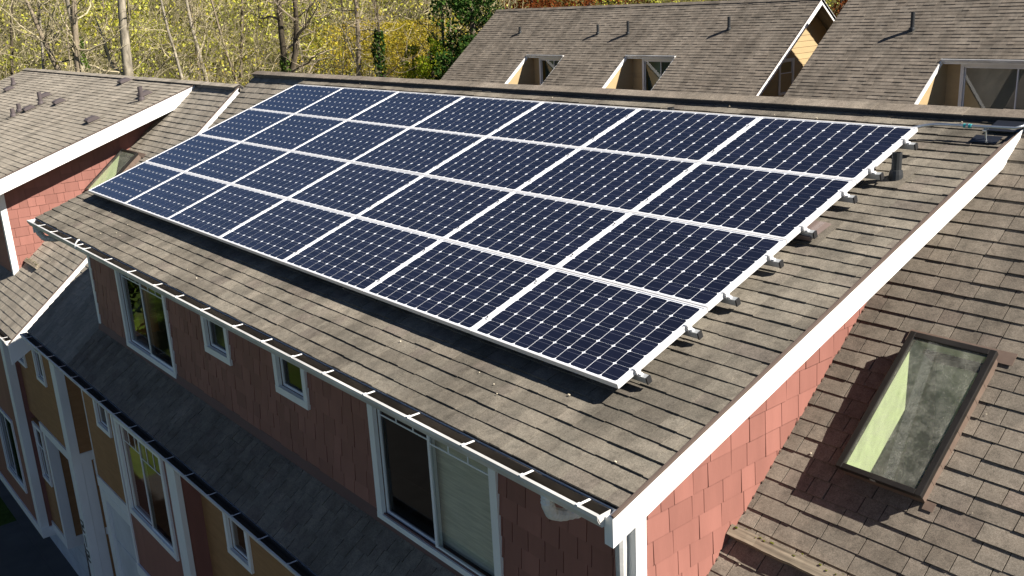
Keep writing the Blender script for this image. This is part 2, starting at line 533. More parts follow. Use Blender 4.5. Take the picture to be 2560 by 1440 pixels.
# ------------------------------------------------------------------ building parts
TH, TS = 0.32807344, math.radians(39.33)
dS, nS = Vector((0, math.cos(TH), math.sin(TH))), Vector((0, -math.sin(TH), math.cos(TH)))      # shallow dormer pitch
dT, nT = Vector((0, math.cos(TS), math.sin(TS))), Vector((0, -math.sin(TS), math.cos(TS)))      # steep roof pitch
X1 = Vector((1, 0, 0))
TAN, CT = math.tan(TS), math.cos(TS)
ROW = 0.143
TABS = (0.009, 0.011, 0.015)

def front(y):                       # wall frame facing -y : u = x, v = z
    return Fr((0, y, 0), (1, 0, 0), (0, 0, 1), (0, -1, 0))
def side(x):                        # wall frame facing +x : u = y, v = z
    return Fr((x, 0, 0), (0, 1, 0), (0, 0, 1), (1, 0, 0))

def deck(name, parent, f, rect, holes=(), mat='felt', t=0.09):
    mb = MB(); rs = [rect]
    for h in holes:
        rs = [x for r in rs for x in minus(r, h)]
    for (a, b, c, d) in rs:
        mb.fbox(f, a, c, b, d, -t, -0.003)
    return mb.build(name, mat, parent)

def window(parent, f, u0, u1, v0, v1, style='slider', trim=0.085, muntin=None, glass=('glass', 'glass'), blind=None, proud=0.035, depth=0.05, casing='white', sill=True):
    """casing with sash frames, panes and muntins under it; u,v are the outer casing limits"""
    c = MB()
    c.fbox(f, u0, u0 + trim, v0 + trim, v1 - trim, -0.01, proud)
    c.fbox(f, u1 - trim, u1, v0 + trim, v1 - trim, -0.01, proud)
    c.fbox(f, u0, u1, v1 - trim, v1, -0.01, proud + 0.003)
    c.fbox(f, u0, u1, v0, v0 + trim, -0.01, proud + 0.004)
    w_ = c.build('window', casing, parent)
    a, b, lo, hi = u0 + trim, u1 - trim, v0 + trim, v1 - trim
    r = 0.035
    def sash(x0, x1, y0, y1, z0, z1, gl):
        s = MB()
        s.fbox(f, x0, x0 + r, y0, y1, z0, z1); s.fbox(f, x1 - r, x1, y0, y1, z0, z1)
        s.fbox(f, x0 + r, x1 - r, y0, y0 + r, z0, z1 - 0.002); s.fbox(f, x0 + r, x1 - r, y1 - r, y1, z0, z1 - 0.002)
        s.build('sash', 'vinyl', w_)
        zz = (z0 + z1) / 2
        MB().add([f.p(x0 + r, y0 + r, zz), f.p(x1 - r, y0 + r, zz), f.p(x1 - r, y1 - r, zz), f.p(x0 + r, y1 - r, zz)], [(0, 1, 2, 3)]).build('pane', gl, w_)
        if muntin:
            mv = y1 - r - muntin[0]
            s = MB(); e = 0.008
            if mv > y0 + r + 0.05:
                s.fbox(f, x0 + r, x1 - r, mv - e, mv + e, zz + 0.002, zz + 0.008)
                for k in range(1, muntin[1]):
                    uu = x0 + r + (x1 - x0 - 2 * r) * k / muntin[1]
                    s.fbox(f, uu - e, uu + e, mv + e, y1 - r, zz + 0.002, zz + 0.008)
                s.build('muntin', 'vinyl', w_)
    if style == 'slider':
        m = (a + b) / 2
        sash(a, m + 0.02, lo, hi, -depth, -depth + 0.03, glass[0])
        sash(m - 0.02, b, lo, hi, -depth + 0.035, -depth + 0.06, glass[1])
    elif style == 'hung':
        m = lo + (hi - lo) * 0.62
        mu = muntin; muntin = None
        sash(a, b, lo, m + 0.02, -depth, -depth + 0.03, glass[0])
        muntin = mu
        sash(a, b, m - 0.02, hi, -depth + 0.035, -depth + 0.06, glass[1])
    else:
        sash(a, b, lo, hi, -depth, -depth + 0.03, glass[0])
    if blind:
        bu0, bu1, bm = blind
        MB().fbox(f, bu0, bu1, lo, hi, -depth - 0.05, -depth - 0.04).build('blind', bm, w_)
    return w_

def gutter(parent, x0, x1, y, z, hang, w_=0.125, h=0.10, label=None):
    """open trough along x: y,z is the roof edge; the front lip stands at y - w_"""
    d = (x1 - x0, 0, 0)
    g_ = MB().sheet([(x0, y - w_ + 0.016, z - 0.008), (x0, y - w_, z - 0.014), (x0, y - w_ + 0.004, z - 0.045), (x0, y - w_ + 0.035, z - h), (x0, y - 0.012, z - h)], d, -0.003)
    for xx in (x0, x1 - 0.003):
        g_.prism([(xx, y - w_, z - 0.014), (xx, y - w_ + 0.035, z - h), (xx, y - 0.012, z - h), (xx, y - 0.012, z - 0.01)], (0.003, 0, 0))
    o = g_.build('gutter', 'gutter', parent)
    MB().box(x0 + 0.004, x1 - 0.004, y - w_ + 0.036, y - 0.014, z - h + 0.004, z - h + 0.012).build('gutter_silt', 'gutter_in', o)
    MB().box(x0 + 0.004, x1 - 0.004, y - 0.0125, y - 0.009, z - h + 0.004, z - 0.012).build('gutter_back', 'gutter_in', o)
    me = None
    for xh in hang:
        if me is None:
            me = MB().box(-0.008, 0.008, y - w_ - 0.002, y - 0.012, z - 0.013, z - 0.008).box(-0.010, 0.010, y - w_ - 0.004, y - w_ + 0.030, z - 0.007, z - 0.002).mesh('hanger', 'white')
        hh = bpy.data.objects.new('hanger', me); link(hh, o); hh.location = (xh, 0, 0)
    return o

def ridge(parent, x0, x1, y, z, tf, tb, mat, step=0.30, lift=0.035, reach=0.15, seed=1):
    """raised vent along the ridge with overlapping cap shingles"""
    rr = random.Random(seed)
    df = Vector((0, -math.cos(tf), -math.sin(tf))); db = Vector((0, math.cos(tb), -math.sin(tb)))
    top = Vector((0, y, z + lift)); n1 = Vector((0, 0, -0.011))
    core = [top + n1 * 1.6 + df * (reach - 0.03), top + n1 * 1.6, top + n1 * 1.6 + db * (reach - 0.03)]
    core += [c - Vector((0, 0, lift + 0.02)) for c in core[::-1]]
    o = MB().prism([c + X1 * x0 for c in core], (x1 - x0, 0, 0)).build('ridge_vent', 'black', parent)
    x, k = x0 - 0.01, 0
    me = []
    for j in range(4):
        l = 0.002 * j
        pts = [top + df * (reach + 0.004 * j), top, top + db * reach]
        pts = [p + Vector((0, 0, l)) for p in pts]
        pts += [p + n1 for p in pts[::-1]]
        me.append(MB().prism(pts, (step + 0.004, 0, 0)).mesh('cap_shingle', mat))
    while x < x1 - 0.01:
        c = bpy.data.objects.new('cap_shingle', me[rr.randrange(4)])
        link(c, o); c.location = (x, 0, 0.004 * mnoise.noise((x * 0.6, y, 0)))
        if x + step > x1: c.scale = ((x1 - x) / step, 1, 1)
        x += step
    return o

def rake_board(parent, x, ya, za, yb, zb, depth, thick=0.03, name='rake_board', plumb=True, drip=True, over=0.02):
    """white board along a sloping roof edge in the plane x, with a thin brown drip edge on top"""
    d = Vector((0, yb - ya, zb - za)).normalized()
    down = Vector((0, 0, -depth / d.y)) if plumb else Vector((0, d.z, -d.y)) * depth
    A, B = Vector((x, ya, za)), Vector((x, yb, zb))
    o = MB().prism([A, B, B + down, A + down], (-thick, 0, 0)).build(name, 'white', parent)
    if drip:
        up = Vector((0, -d.z, d.y)) * 0.022
        MB().prism([A + X1 * 0.012 + up * 0.1, B + X1 * 0.012 + up * 0.1, B + X1 * 0.012 + up, A + X1 * 0.012 + up], (-0.020, 0, 0)).build('drip_edge', 'drip', o)
    return o

def corner_trim(parent, x, y, z0, z1, wf=0.10, ws=0.10, sgn=1):
    """corner boards: one on the front face, one on the side face; x,y is the wall corner"""
    mb = MB()
    if sgn > 0:
        mb.box(x - wf, x + 0.022, y - 0.022, y, z0, z1).box(x, x + 0.0225, y + 0.0005, y + ws, z0, z1)
    else:
        mb.box(x - 0.022, x + wf, y - 0.022, y, z0, z1).box(x - 0.0225, x, y + 0.0005, y + ws, z0, z1)
    return mb.build('corner_board', 'white', parent)

# ------------------------------------------------------------------ the setting: ground, hill, lawn, driveway
def terrain_z(x, y):
    q = -0.75 * (x - CAM.x) + 0.62 * (y - CAM.y)            # metres along the view
    r = 0.6 * (x - CAM.x) + 0.8 * (y - CAM.y)
    k = min(max((q - 40) / 75, 0), 1)
    k2 = min(max((y - 36) / 60, 0), 1)
    z = GZ + 26 * k * k * (3 - 2 * k) * 1.0 + 10 * k2 * k2
    z += 0.9 * mnoise.noise((x * 0.06, y * 0.06, 1.3)) * min(1, k * 4 + k2 * 3)
    return z
gm = MB(); NG = 90
xs = [-420 + 840 * i / NG for i in range(NG + 1)]
ys = [-420 + 840 * i / NG for i in range(NG + 1)]
gm.add([(x, y, terrain_z(x, y)) for y in ys for x in xs],
       [(j * (NG + 1) + i, j * (NG + 1) + i + 1, (j + 1) * (NG + 1) + i + 1, (j + 1) * (NG + 1) + i) for j in range(NG) for i in range(NG)])
ground = struct('ground', gm, 'hill')
struct('street', MB().box(-13, 60, -13.5, -3.5, GZ - 0.05, GZ + 0.010), 'ground')
struct('driveway', MB().box(-13, 24, -3.5, 2.0, GZ - 0.05, GZ + 0.014), 'concrete')
struct('lawn', MB().box(-70, 60, -45, -13.5, GZ - 0.05, GZ + 0.006).box(-70, -13, -13.5, 2.0, GZ - 0.05, GZ + 0.007), 'lawn')

# ------------------------------------------------------------------ townhouse with the solar array
RY, RZ = 4.46, 1.38                       # ridge
def zs(y): return RZ + TAN * (y - RY)
EY = -0.71                                # steep eave
WL, WR, WF = -0.33, 11.92, -0.08          # dormer walls: left, right, front
XE, XW = 17.0, -2.85                      # ends of the steep roof in view
house = thing('townhouse', 'maroon shingled townhouse with white trim carrying the solar panels on its dormer roof', 'house', (6, 2, GZ))
fD = Fr(nS * -0.15, X1, dS, nS)           # dormer roof
fT = Fr((0, EY, zs(EY)), X1, dT, nT)      # steep roof
DU0, DU1, DV0, DV1 = -0.58, 12.40, -0.80, 4.655
SL = (RY - EY) / CT
SKH = (12.56, 3.03, 13.07, 4.14)          # skylight opening in the steep roof (u0, s0, u1, s1)
dormer_roof = deck('dormer_roof', house, fD, (DU0, DV0, DU1 - 0.03, DV1))
main_roof = MB()
s1 = (WF - EY) / CT
for (a, b, c, d) in [(XW, 0, WL, SL), (WL, 0, WR, s1)] + minus((WR, 0, XE, SL), SKH):
    main_roof.fbox(fT, a, c, b, d, -0.10, -0.003)
main_roof = main_roof.build('main_roof', 'felt', house)
back = Fr((0, RY, RZ - 0.02), X1, (0, CT, -math.sin(TS)), (0, math.sin(TS), CT))
MB().fbox(back, XW, XE, 0.0, 6.8, -0.1, 0.0).build('back_roof', 'shingle_steep', house)

def under_array(u, v): return 0.15 < u < 11.55 and 0.15 < v < 3.85
sh = Budget('shingle', 'shingle', 300)
sh.lay(dormer_roof, fD, (DU0, DV0, DU1, DV1 - 0.06), ROW, (0.11, 0.26), TABS, 0.001, hidden=under_array, wob=0.011, vjit=0.004, seed=3, gap=0.0045)
sh.lay(main_roof, fT, (XW, 0.0, WL, SL - 0.06), ROW, (0.13, 0.33), TABS, 0.001, wob=0.008, vjit=0.003, seed=4, mat='shingle_left')
sh.lay(main_roof, fT, (WL, 0.0, WR, s1), ROW, (0.13, 0.30), (0.010, 0.013, 0.018), 0.001, wob=0.008, vjit=0.003, gap=0.008, seed=5, mat='shingle_steep')
sh.lay(main_roof, fT, (WR, 0.0, XE, SL - 0.06), ROW, (0.14, 0.36), (0.008, 0.011, 0.015), 0.001, holes=[(12.50, 2.97, 13.13, 4.20)], wob=0.008, vjit=0.003, seed=6, mat='shingle_steep', gap=0.0075)
sh.emit()
ridge(main_roof, XW, XE, RY, RZ + 0.005, TH, TS, 'shingle_steep', seed=5)

# upper walls
low = zs(WF) - 0.15
holes_f = []
WIN = [(1.05, 3.09, -2.33, -0.80), (4.36, 5.14, -1.58, -0.78), (6.37, 7.13, -1.56, -0.78), (8.40, 10.39, -2.36, -0.80)]
mb = MB(); fF = front(WF)
rs = [(WL, low, WR, -0.30)]
for (a, b, c, d) in WIN:
    rs = [x for r_ in rs for x in minus(r_, (a + 0.06, c + 0.06, b - 0.06, d - 0.06))]
for r_ in rs:
    mb.fbox(fF, r_[0], r_[2], r_[1], r_[3], -0.10, -0.002)
facade = mb.build('front_wall', 'maroon', house)
gpoly = [(WF, zs(WF) + 0.01), (4.22, 1.18), (WF, -0.28)]
gw = MB()
fG = side(WR)
gw.prism([fG.p(u, v, -0.002) for u, v in [(WF, zs(WF) - 0.2), (RY, zs(RY) - 0.2), (RY, 1.22), (WF, -0.28)]], (-0.10, 0, 0))
gable = gw.build('gable_wall', 'maroon', house)
gl = MB().prism([(WL, WF, zs(WF) - 0.2), (WL, RY, zs(RY) - 0.2), (WL, RY, 1.22), (WL, WF, -0.28)], (0.10, 0, 0)).build('gable_wall', 'maroon', house)
sd = Budget('siding_shingle', 'maroon', 300)
sd.lay(gable, fG, (WF + 0.10, zs(WF), RY, 1.25), 0.198, (0.13, 0.30), (0.010, 0.014), 0.003, poly=gpoly, seed=11, gap=0.006)
sd.lay(facade, fF, (WL + 0.08, zs(WF) + 0.05, WR - 0.16, -0.45), 0.198, (0.13, 0.30), (0.013, 0.019), 0.003, seed=12, gap=0.009,
       holes=[(a + 0.03, c + 0.03, b - 0.03, d - 0.03) for a, b, c, d in WIN])
sd.emit()
corner_trim(house, WR, WF, zs(WF) - 0.05, -0.33, 0.16, 0.085, 1)
corner_trim(house, WL, WF, zs(WF) - 0.05, -0.33, 0.085, 0.085, -1)
# sloping maroon flashing where the wall meets the lower roof
MB().prism([(WL, WF - 0.004, zs(WF) + 0.09), (WL, WF - 0.014, zs(WF) + 0.09), (WL, WF - 0.05, zs(WF - 0.05) + 0.024), (WL, WF - 0.05, zs(WF - 0.05) + 0.016), (WL, WF - 0.004, zs(WF) + 0.03)],
           (WR - WL, 0, 0)).build('wall_flashing', mat_paint('flashing_maroon', (0.13, 0.065, 0.06), 0, 0.6), house)
mb = MB()
for k in range(44):                                        # step flashing corners beside the gable wall
    s_ = 0.95 + k * 0.143
    if s_ > SL - 0.2: break
    P = fT.p(WR, s_, 0)
    mb.fbox(Fr(P, X1, dT, nT), 0.006, 0.030, -0.004, 0.008, 0.012, 0.018)
mb.build('step_flashing', 'flash', house)
# soffit, fascia and gutter of the dormer
ev = fD.p(0, DV0)
MB().box(WL, WR, ev.y + 0.026, WF - 0.002, ev.z - 0.16, ev.z - 0.14).build('soffit', 'white', house)
MB().box(DU0 + 0.03, DU1 - 0.032, ev.y + 0.004, ev.y + 0.024, ev.z - 0.17, ev.z - 0.012).build('fascia', 'white', house)
HB = [-0.50, 0.04, 0.71, 1.38, 2.29, 3.19, 4.08, 4.96, 5.64, 6.35, 7.15, 7.80, 8.40, 8.98, 9.65, 10.28, 10.97, 11.61, 12.15]
gut = gutter(house, DU0 - 0.02, DU1 - 0.07, ev.y, ev.z - 0.006, HB)
MB().box(1.96, 1.978, ev.y - 0.135, ev.y - 0.02, ev.z - 0.02, ev.z - 0.012).tube([(1.97, ev.y - 0.13, ev.z - 0.06), (1.97, ev.y - 0.125, ev.z), (1.985, ev.y - 0.09, ev.z + 0.05), (1.98, ev.y - 0.06, ev.z + 0.055)], 0.011, 6).build('loose_strap', 'white', gut)
# rakes of the dormer
pa, pb = fD.p(0, DV0 - 0.07), fD.p(0, DV1)
rk = rake_board(house, DU1, pa.y, pa.z - 0.004, pb.y, pb.z - 0.004, 0.195, 0.035)
MB().box(DU1 - 0.075, DU1 - 0.036, pa.y + 0.002, pa.y + 0.09, pa.z - 0.21, pa.z - 0.02).build('rake_return', 'white', rk)
rake_board(house, DU0 + 0.03, pa.y, pa.z - 0.004, pb.y, pb.z - 0.004, 0.195, 0.03, drip=False)
sof = MB().prism([(WR + 0.03, -0.66, -0.565), (WR + 0.03, RY, 1.15), (WR + 0.03, RY, 1.17), (WR + 0.03, -0.66, -0.545)], (DU1 - 0.07 - WR, 0, 0)).build('rake_soffit', 'white', house)
# corrugated downspout elbows under the gutter
def elbow(path, r=0.045):
    P = [Vector(p) for p in path]; out, rad = [], []
    for i in range(len(P) - 1):
        for k in range(6):
            out.append(P[i].lerp(P[i + 1], k / 6)); rad.append(r * (1.0 if k % 2 else 0.90))
    out.append(P[-1]); rad.append(r)
    MB().tube(out, rad, 10).build('downspout', 'gutter', house, smooth=False)
gz_ = ev.z - 0.10
elbow([(11.80, ev.y - 0.06, gz_), (11.795, ev.y - 0.06, gz_ - 0.07), (11.79, ev.y - 0.02, gz_ - 0.16), (11.80, ev.y + 0.06, gz_ - 0.20), (11.82, ev.y + 0.20, gz_ - 0.22), (11.84, WF - 0.12, gz_ - 0.30), (11.84, WF - 0.065, gz_ - 0.42), (11.84, WF - 0.065, gz_ - 1.7)])
elbow([(-0.25, ev.y - 0.06, gz_), (-0.25, ev.y - 0.06, gz_ - 0.08), (-0.24, ev.y, gz_ - 0.18), (-0.20, ev.y + 0.12, gz_ - 0.21), (-0.26, ev.y + 0.34, gz_ - 0.24), (-0.38, WF - 0.02, gz_ - 0.36)], 0.05)
# windows of the dormer
window(house, fF, *WIN[0], 'slider', 0.085, (0.26, 3), ('glass', 'screen'))
window(house, fF, *WIN[1], 'hung', 0.085, (0.30, 2), ('screen', 'glass'))
window(house, fF, *WIN[2], 'hung', 0.085, (0.30, 2), ('screen', 'glass'))
window(house, fF, *WIN[3], 'slider', 0.095, (0.26, 3), ('screen', 'glass'), blind=(9.36, 10.30, 'blind'))
MB().box(WL + 0.12, WR - 0.12, WF + 0.9, WF + 0.95, -2.6, 0.0).build('room_wall', 'room', house)
MB().box(WL + 0.12, WR - 0.12, WF + 0.12, WF + 0.95, -2.66, -2.62).build('room_floor', 'room', house)

# lower front: eave gutter, ochre walls, boxed bays, porch
HL = [-2.5, -1.78, -1.07, -0.39, 0.28, 1.0, 1.68, 2.32, 2.98, 3.65, 4.34, 4.99, 5.68, 6.35, 7.04, 7.71, 8.4, 9.1, 9.8, 10.5, 11.2]
eT = fT.p(0, 0)
gutter(house, XW, XE, eT.y, eT.z - 0.004, HL, 0.135, 0.10)
MB().box(XW, XE, eT.y + 0.004, eT.y + 0.024, eT.z - 0.17, eT.z - 0.03).build('fascia', 'white', house)
MB().box(XW, XE, eT.y + 0.024, 0.2, eT.z - 0.17, eT.z - 0.15).build('soffit', 'white', house)
YO, YB = -0.15, -0.45
top = eT.z - 0.15
def wall(name, f, u0, u1, v0, v1, mat, holes=(), t=0.12):
    mb = MB(); rs = [(u0, v0, u1, v1)]
    for h in holes: rs = [x for r_ in rs for x in minus(r_, h)]
    for r_ in rs: mb.fbox(f, r_[0], r_[2], r_[1], r_[3], -t, 0)
    return mb.build(name, mat, house)
fO, fB = front(YO), front(YB)
W2 = (-1.35, -0.60, -4.45, -3.15); W3 = (4.27, 5.03, -4.54, -3.15)
wall('front_wall', fO, -2.09, 0.80, -5.72, top, 'ochre', [(W2[0] + .05, W2[2] + .05, W2[1] - .05, W2[3] - .05)])
wall('front_wall', fO, 3.30, XE, GZ, top, 'ochre', [(W3[0] + .05, W3[2] + .05, W3[1] - .05, W3[3] - .05)])
window(house, fO, *W2, 'hung', 0.085, None, ('screen', 'glass'))
window(house, fO, *W3, 'hung', 0.085, None, ('screen', 'glass'))
MB().box(-2.12, -2.09, YO - 0.012, YO + 0.9, -5.92, top).build('corner_board', 'white', house)
MB().box(-2.09, 0.80, YO - 0.025, YO + 0.1, -5.94, -5.72).build('belt_board', 'white', house)
# boxed bay with the wide window
WB = (0.92, 2.96, -5.16, -3.40)
wall('bay_wall', fB, 0.76, 3.42, -6.20, top, 'maroon', [(WB[0] + .05, WB[2] + .05, WB[1] - .05, WB[3] - .05)])
MB().box(0.76, 0.88, YB + 0.12, YO, -6.20, top).build('bay_wall', 'maroon', house)
MB().box(3.30, 3.42, YB + 0.12, YO, -6.20, top).build('bay_wall', 'maroon', house)
window(house, fB, *WB, 'slider', 0.10, (0.30, 3), ('glass', 'screen'))
MB().box(0.73, 0.80, YB - 0.024, YB, -6.20, top).build('corner_board', 'white', house)
MB().box(3.12, 3.445, YB - 0.025, YB, -6.20, top).build('corner_board', 'white', house)
MB().box(3.42, 3.444, YB + 0.0005, YB + 0.05, -6.20, top).build('corner_board', 'white', house)
MB().box(0.72, 3.46, YB - 0.035, YO, -6.40, -6.20).build('belt_board', 'white', house)
MB().box(0.80, 3.40, YO - 0.02, YO + 0.1, GZ, -6.40).build('front_wall', 'maroon', house)
# entry surround under the small window
MB().box(-2.06, -1.78, YO - 0.03, YO + 0.12, GZ, -5.94).box(-1.78, 0.76, YO - 0.03, YO + 0.12, -6.12, -5.94).box(-0.12, 0.02, YO - 0.03, YO + 0.12, GZ, -6.12).build('door_surround', 'white', house)
dr = MB().box(-1.78, -0.12, YO + 0.03, YO + 0.08, GZ, -6.12).build('garage_door', 'door', house)
for k in range(4):
    MB().box(-1.70, -0.20, YO + 0.020, YO + 0.03, GZ + 0.12 + k * 1.08, GZ + 1.08 + k * 1.08).build('door_panel', 'door', dr)
MB().box(XW, XE, YO + 0.12, 9.6, GZ, GZ + 0.02).build('floor_slab', 'concrete', house)
MB().box(-2.12, -2.02, YO + 0.9, 9.0, GZ, -2.9).build('side_wall', 'ochre', house)
# ------------------------------------------------------------------ neighbour on the left
AY, AZ = 4.398, 1.090
def za(y): return AZ + TAN * (y - AY)
AE, AWR, AWF, ARX = -0.83, -6.30, -0.05, -3.66
nb = thing('townhouse', 'neighbouring townhouse at the left with pink lit shingle wall and wide white rake board', 'house', (-11, 2, GZ))
fA = Fr(nS * -0.3847, X1, dS, nS)
fAT = Fr((0, AE, za(AE)), X1, dT, nT)
AU0, AU1, AV0, AV1 = -20.6, -5.80, -0.89, 4.513
AS = (AY - AE) / CT
ASK = (-6.15, (1.80 - AE) / CT, -5.30, (2.62 - AE) / CT)
a_roof = deck('dormer_roof', nb, fA, (AU0, AV0, AU1 - 0.03, AV1))
mb = MB()
for (a, b, c, d) in [(-21.5, 0, AWR, (AWF - AE) / CT)] + minus((AWR, 0, ARX - 0.03, AS), ASK):
    mb.fbox(fAT, a, c, b, d, -0.10, -0.003)
a_main = mb.build('main_roof', 'felt', nb)
bk = Fr((0, AY, AZ - 0.02), X1, (0, CT, -math.sin(TS)), (0, math.sin(TS), CT))
MB().fbox(bk, AU0, ARX, 0.0, 6.5, -0.1, 0.0).build('back_roof', 'shingle_left', nb)
sh = Budget('shingle', 'shingle_left', 300)
sh.lay(a_roof, fA, (AU0, AV0, AU1, AV1 - 0.06), ROW, (0.16, 0.34), TABS, 0.001, wob=0.008, vjit=0.003, seed=23)
sh.lay(a_main, fAT, (AWR, 0, ARX, AS - 0.06), ROW, (0.16, 0.34), TABS, 0.001, wob=0.008, vjit=0.003, seed=24, holes=[(ASK[0] - .06, ASK[1] - .06, ASK[2] + .06, ASK[3] + .06)])
sh.lay(a_main, fAT, (-21.5, 0, AWR, (AWF - AE) / CT), ROW, (0.16, 0.34), TABS, 0.001, seed=25)
sh.emit()
ridge(a_main, AU0, ARX, AY, AZ + 0.005, TH, TS, 'shingle_left', seed=9)
fAG = side(AWR)
AR0 = fA.p(0, AV0)
rt = lambda y: AZ + math.tan(TH) * (y - AY)
yx = AY - 0.13 / (TAN - math.tan(TH))
apoly = [(AWF, za(AWF) + 0.01), (yx, za(yx) + 0.01), (AWF, rt(AWF) - 0.12)]
aw = MB().prism([fAG.p(u, v, -0.002) for u, v in [(AWF, za(AWF) - 0.2), (AY, za(AY) - 0.2), (AY, rt(AY) - 0.11), (AWF, rt(AWF) - 0.11)]], (-0.1, 0, 0)).build('gable_wall', 'maroon', nb)
sd = Budget('siding_shingle', 'maroon', 300)
sd.lay(aw, fAG, (AWF + 0.1, za(AWF), AY, rt(AY)), 0.198, (0.14, 0.30), (0.009, 0.012), 0.003, poly=apoly, seed=31, gap=0.006)
sd.emit()
MB().box(AU0 + 0.3, AWR - 0.002, AWF, AWF + 0.1, za(AWF) - 0.15, rt(AWF) - 0.11).build('front_wall', 'maroon', nb)
corner_trim(nb, AWR, AWF, za(AWF) - 0.05, rt(AWF) - 0.14, 0.10, 0.10, 1)
ap, aq = fA.p(0, AV0 - 0.07), fA.p(0, AV1)
rake_board(nb, AU1, ap.y, ap.z - 0.004, aq.y, aq.z - 0.004, 0.285, 0.035)
MB().prism([(AWR + 0.001, AWF - 0.5, rt(AWF - 0.5) - 0.14), (AWR + 0.001, AY, rt(AY) - 0.14), (AWR + 0.001, AY, rt(AY) - 0.12), (AWR + 0.001, AWF - 0.5, rt(AWF - 0.5) - 0.12)], (AU1 - 0.04 - AWR, 0, 0)).build('rake_soffit', 'white', nb)
gutter(nb, AU0, AU1 - 0.06, AR0.y, AR0.z - 0.006, [])
# rake of its steep roof, standing on our roof
a0, a1 = fAT.p(0, -0.10), fAT.p(0, AS)
rb = rake_board(nb, ARX, a0.y, a0.z - 0.004, a1.y, a1.z - 0.004, 0.20, 0.035)
MB().prism([(ARX + 0.004, a0.y + 0.42, za(a0.y + 0.42) - 0.02), (ARX + 0.004, a0.y - 0.02, za(a0.y - 0.02) - 0.02), (ARX + 0.004, a0.y - 0.02, za(a0.y) - 0.42), (ARX + 0.004, a0.y + 0.42, za(a0.y + 0.42) - 0.52)], (-0.034, 0, 0)).build('rake_return', 'white', rb)
eA = fAT.p(0, 0)
gutter(nb, -21.5, ARX - 0.08, eA.y, eA.z - 0.004, [-4.0, -4.65, -5.3, -5.95, -6.6, -7.3, -8.0, -8.7], 0.135, 0.10)
MB().box(-21.5, ARX - 0.04, eA.y + 0.004, 0.3, eA.z - 0.17, eA.z - 0.15).build('soffit', 'white', nb)
# its lower front: ochre bay over a porch at the alley, lower bay, maroon bay further left
def nwall(name, f, u0, u1, v0, v1, mat, holes=(), t=0.12):
    mb = MB(); rs = [(u0, v0, u1, v1)]
    for h in holes: rs = [x for r_ in rs for x in minus(r_, h)]
    for r_ in rs: mb.fbox(f, r_[0], r_[2], r_[1], r_[3], -t, 0)
    return mb.build(name, mat, nb)
def inner(q): return (q[0] + .05, q[2] + .05, q[1] - .05, q[3] - .05)
ya, xc = -0.15, -3.84
topA = eA.z - 0.15
fN = front(ya)
WA1 = (-7.15, -6.42, -4.70, -3.55); WA2 = (-5.51, -4.83, -4.70, -3.55)
nwall('bay_wall', fN, -9.6, xc, -5.95, topA, 'ochre', [inner(WA1), inner(WA2)])
window(nb, fN, *WA1, 'hung', 0.08, None, ('screen', 'glass'))
window(nb, fN, *WA2, 'hung', 0.08, None, ('screen', 'glass'))
MB().box(xc - 0.12, xc, ya + 0.12, 7.0, GZ, topA).build('side_wall', 'ochre', nb)
MB().box(-6.27, xc + 0.026, ya - 0.03, ya + 0.1, -6.14, -5.94).build('belt_board', 'white', nb)
MB().box(xc + 0.001, xc + 0.025, ya + 0.1, 7.0, -6.14, -5.94).build('belt_board', 'white', nb)
MB().box(-6.2, xc - 0.12, ya + 0.1, 1.2, -6.10, -6.04).build('porch_ceiling', 'white', nb)
post = MB().box(xc - 0.32, xc + 0.03, ya - 0.032, ya, GZ, topA).build('corner_board', 'white', nb)
MB().box(xc + 0.001, xc + 0.031, ya + 0.0005, ya + 0.13, GZ, topA).build('corner_board', 'white', nb)
MB().box(xc + 0.001, xc + 0.020, ya + 0.135, ya + 0.33, GZ, -6.14).build('pilaster', 'white', nb)
fAS = side(xc)
window(nb, fAS, 0.22, 0.95, -6.75, -6.16, 'fixed', 0.06, None, ('screen', 'screen'), proud=0.022, depth=-0.005)
MB().box(xc + 0.001, xc + 0.022, 0.20, 3.0, -7.90, -7.74).build('belt_board', 'white', nb)
MB().box(-6.0, xc - 0.12, 1.2, 1.3, GZ, -6.04).build('porch_wall', 'ochre', nb)
WC = (-7.01, -6.29, -7.58, -6.16)
nwall('bay_wall', fN, -9.6, -5.98, -8.80, -6.14, 'ochre', [inner(WC)])
window(nb, fN, *WC, 'hung', 0.085, None, ('screen', 'screen'))
MB().box(-6.10, -5.98, ya + 0.12, 1.2, -8.80, -6.10).build('bay_wall', 'ochre', nb)
MB().box(-6.12, -5.955, ya - 0.024, ya, -8.80, -6.14).build('corner_board', 'white', nb)
MB().box(-5.98, -5.956, ya + 0.0005, ya + 0.19, -8.80, -6.14).build('corner_board', 'white', nb)
MB().box(-9.6, -5.94, ya - 0.03, ya + 0.1, -9.04, -8.80).build('belt_board', 'white', nb)
MB().box(-6.02, -5.935, ya + 0.1, 1.2, -9.04, -8.80).build('belt_board', 'white', nb)
MB().box(-9.6, -6.0, ya + 0.1, 1.2, -9.02, -8.94).build('bay_floor', 'white', nb)
gd = MB().box(-21, -6.75, 0.45, 0.52, GZ, -9.02).build('garage_door', 'door', nb)
for k in range(4):
    MB().box(-9.5, -6.80, 0.44, 0.449, GZ + 0.06 + k * 0.56, GZ + 0.56 + k * 0.56).build('door_panel', 'door', gd)
stone = MB().box(-6.75, -6.0, 0.35, 1.2, GZ, -9.02).build('stone_pier', 'stone', nb)
rr = random.Random(5)
for j in range(11):
    u = -6.75
    while u < -6.02:
        wd = min(rr.uniform(0.14, 0.34), -6.0 - u)
        if wd > 0.05:
            MB().box(u + 0.006, u + wd - 0.006, 0.35 - rr.uniform(0.01, 0.035), 0.349, GZ + 0.02 + j * 0.205, GZ + 0.21 + j * 0.205).build('stone', 'stone', stone)
        u += wd
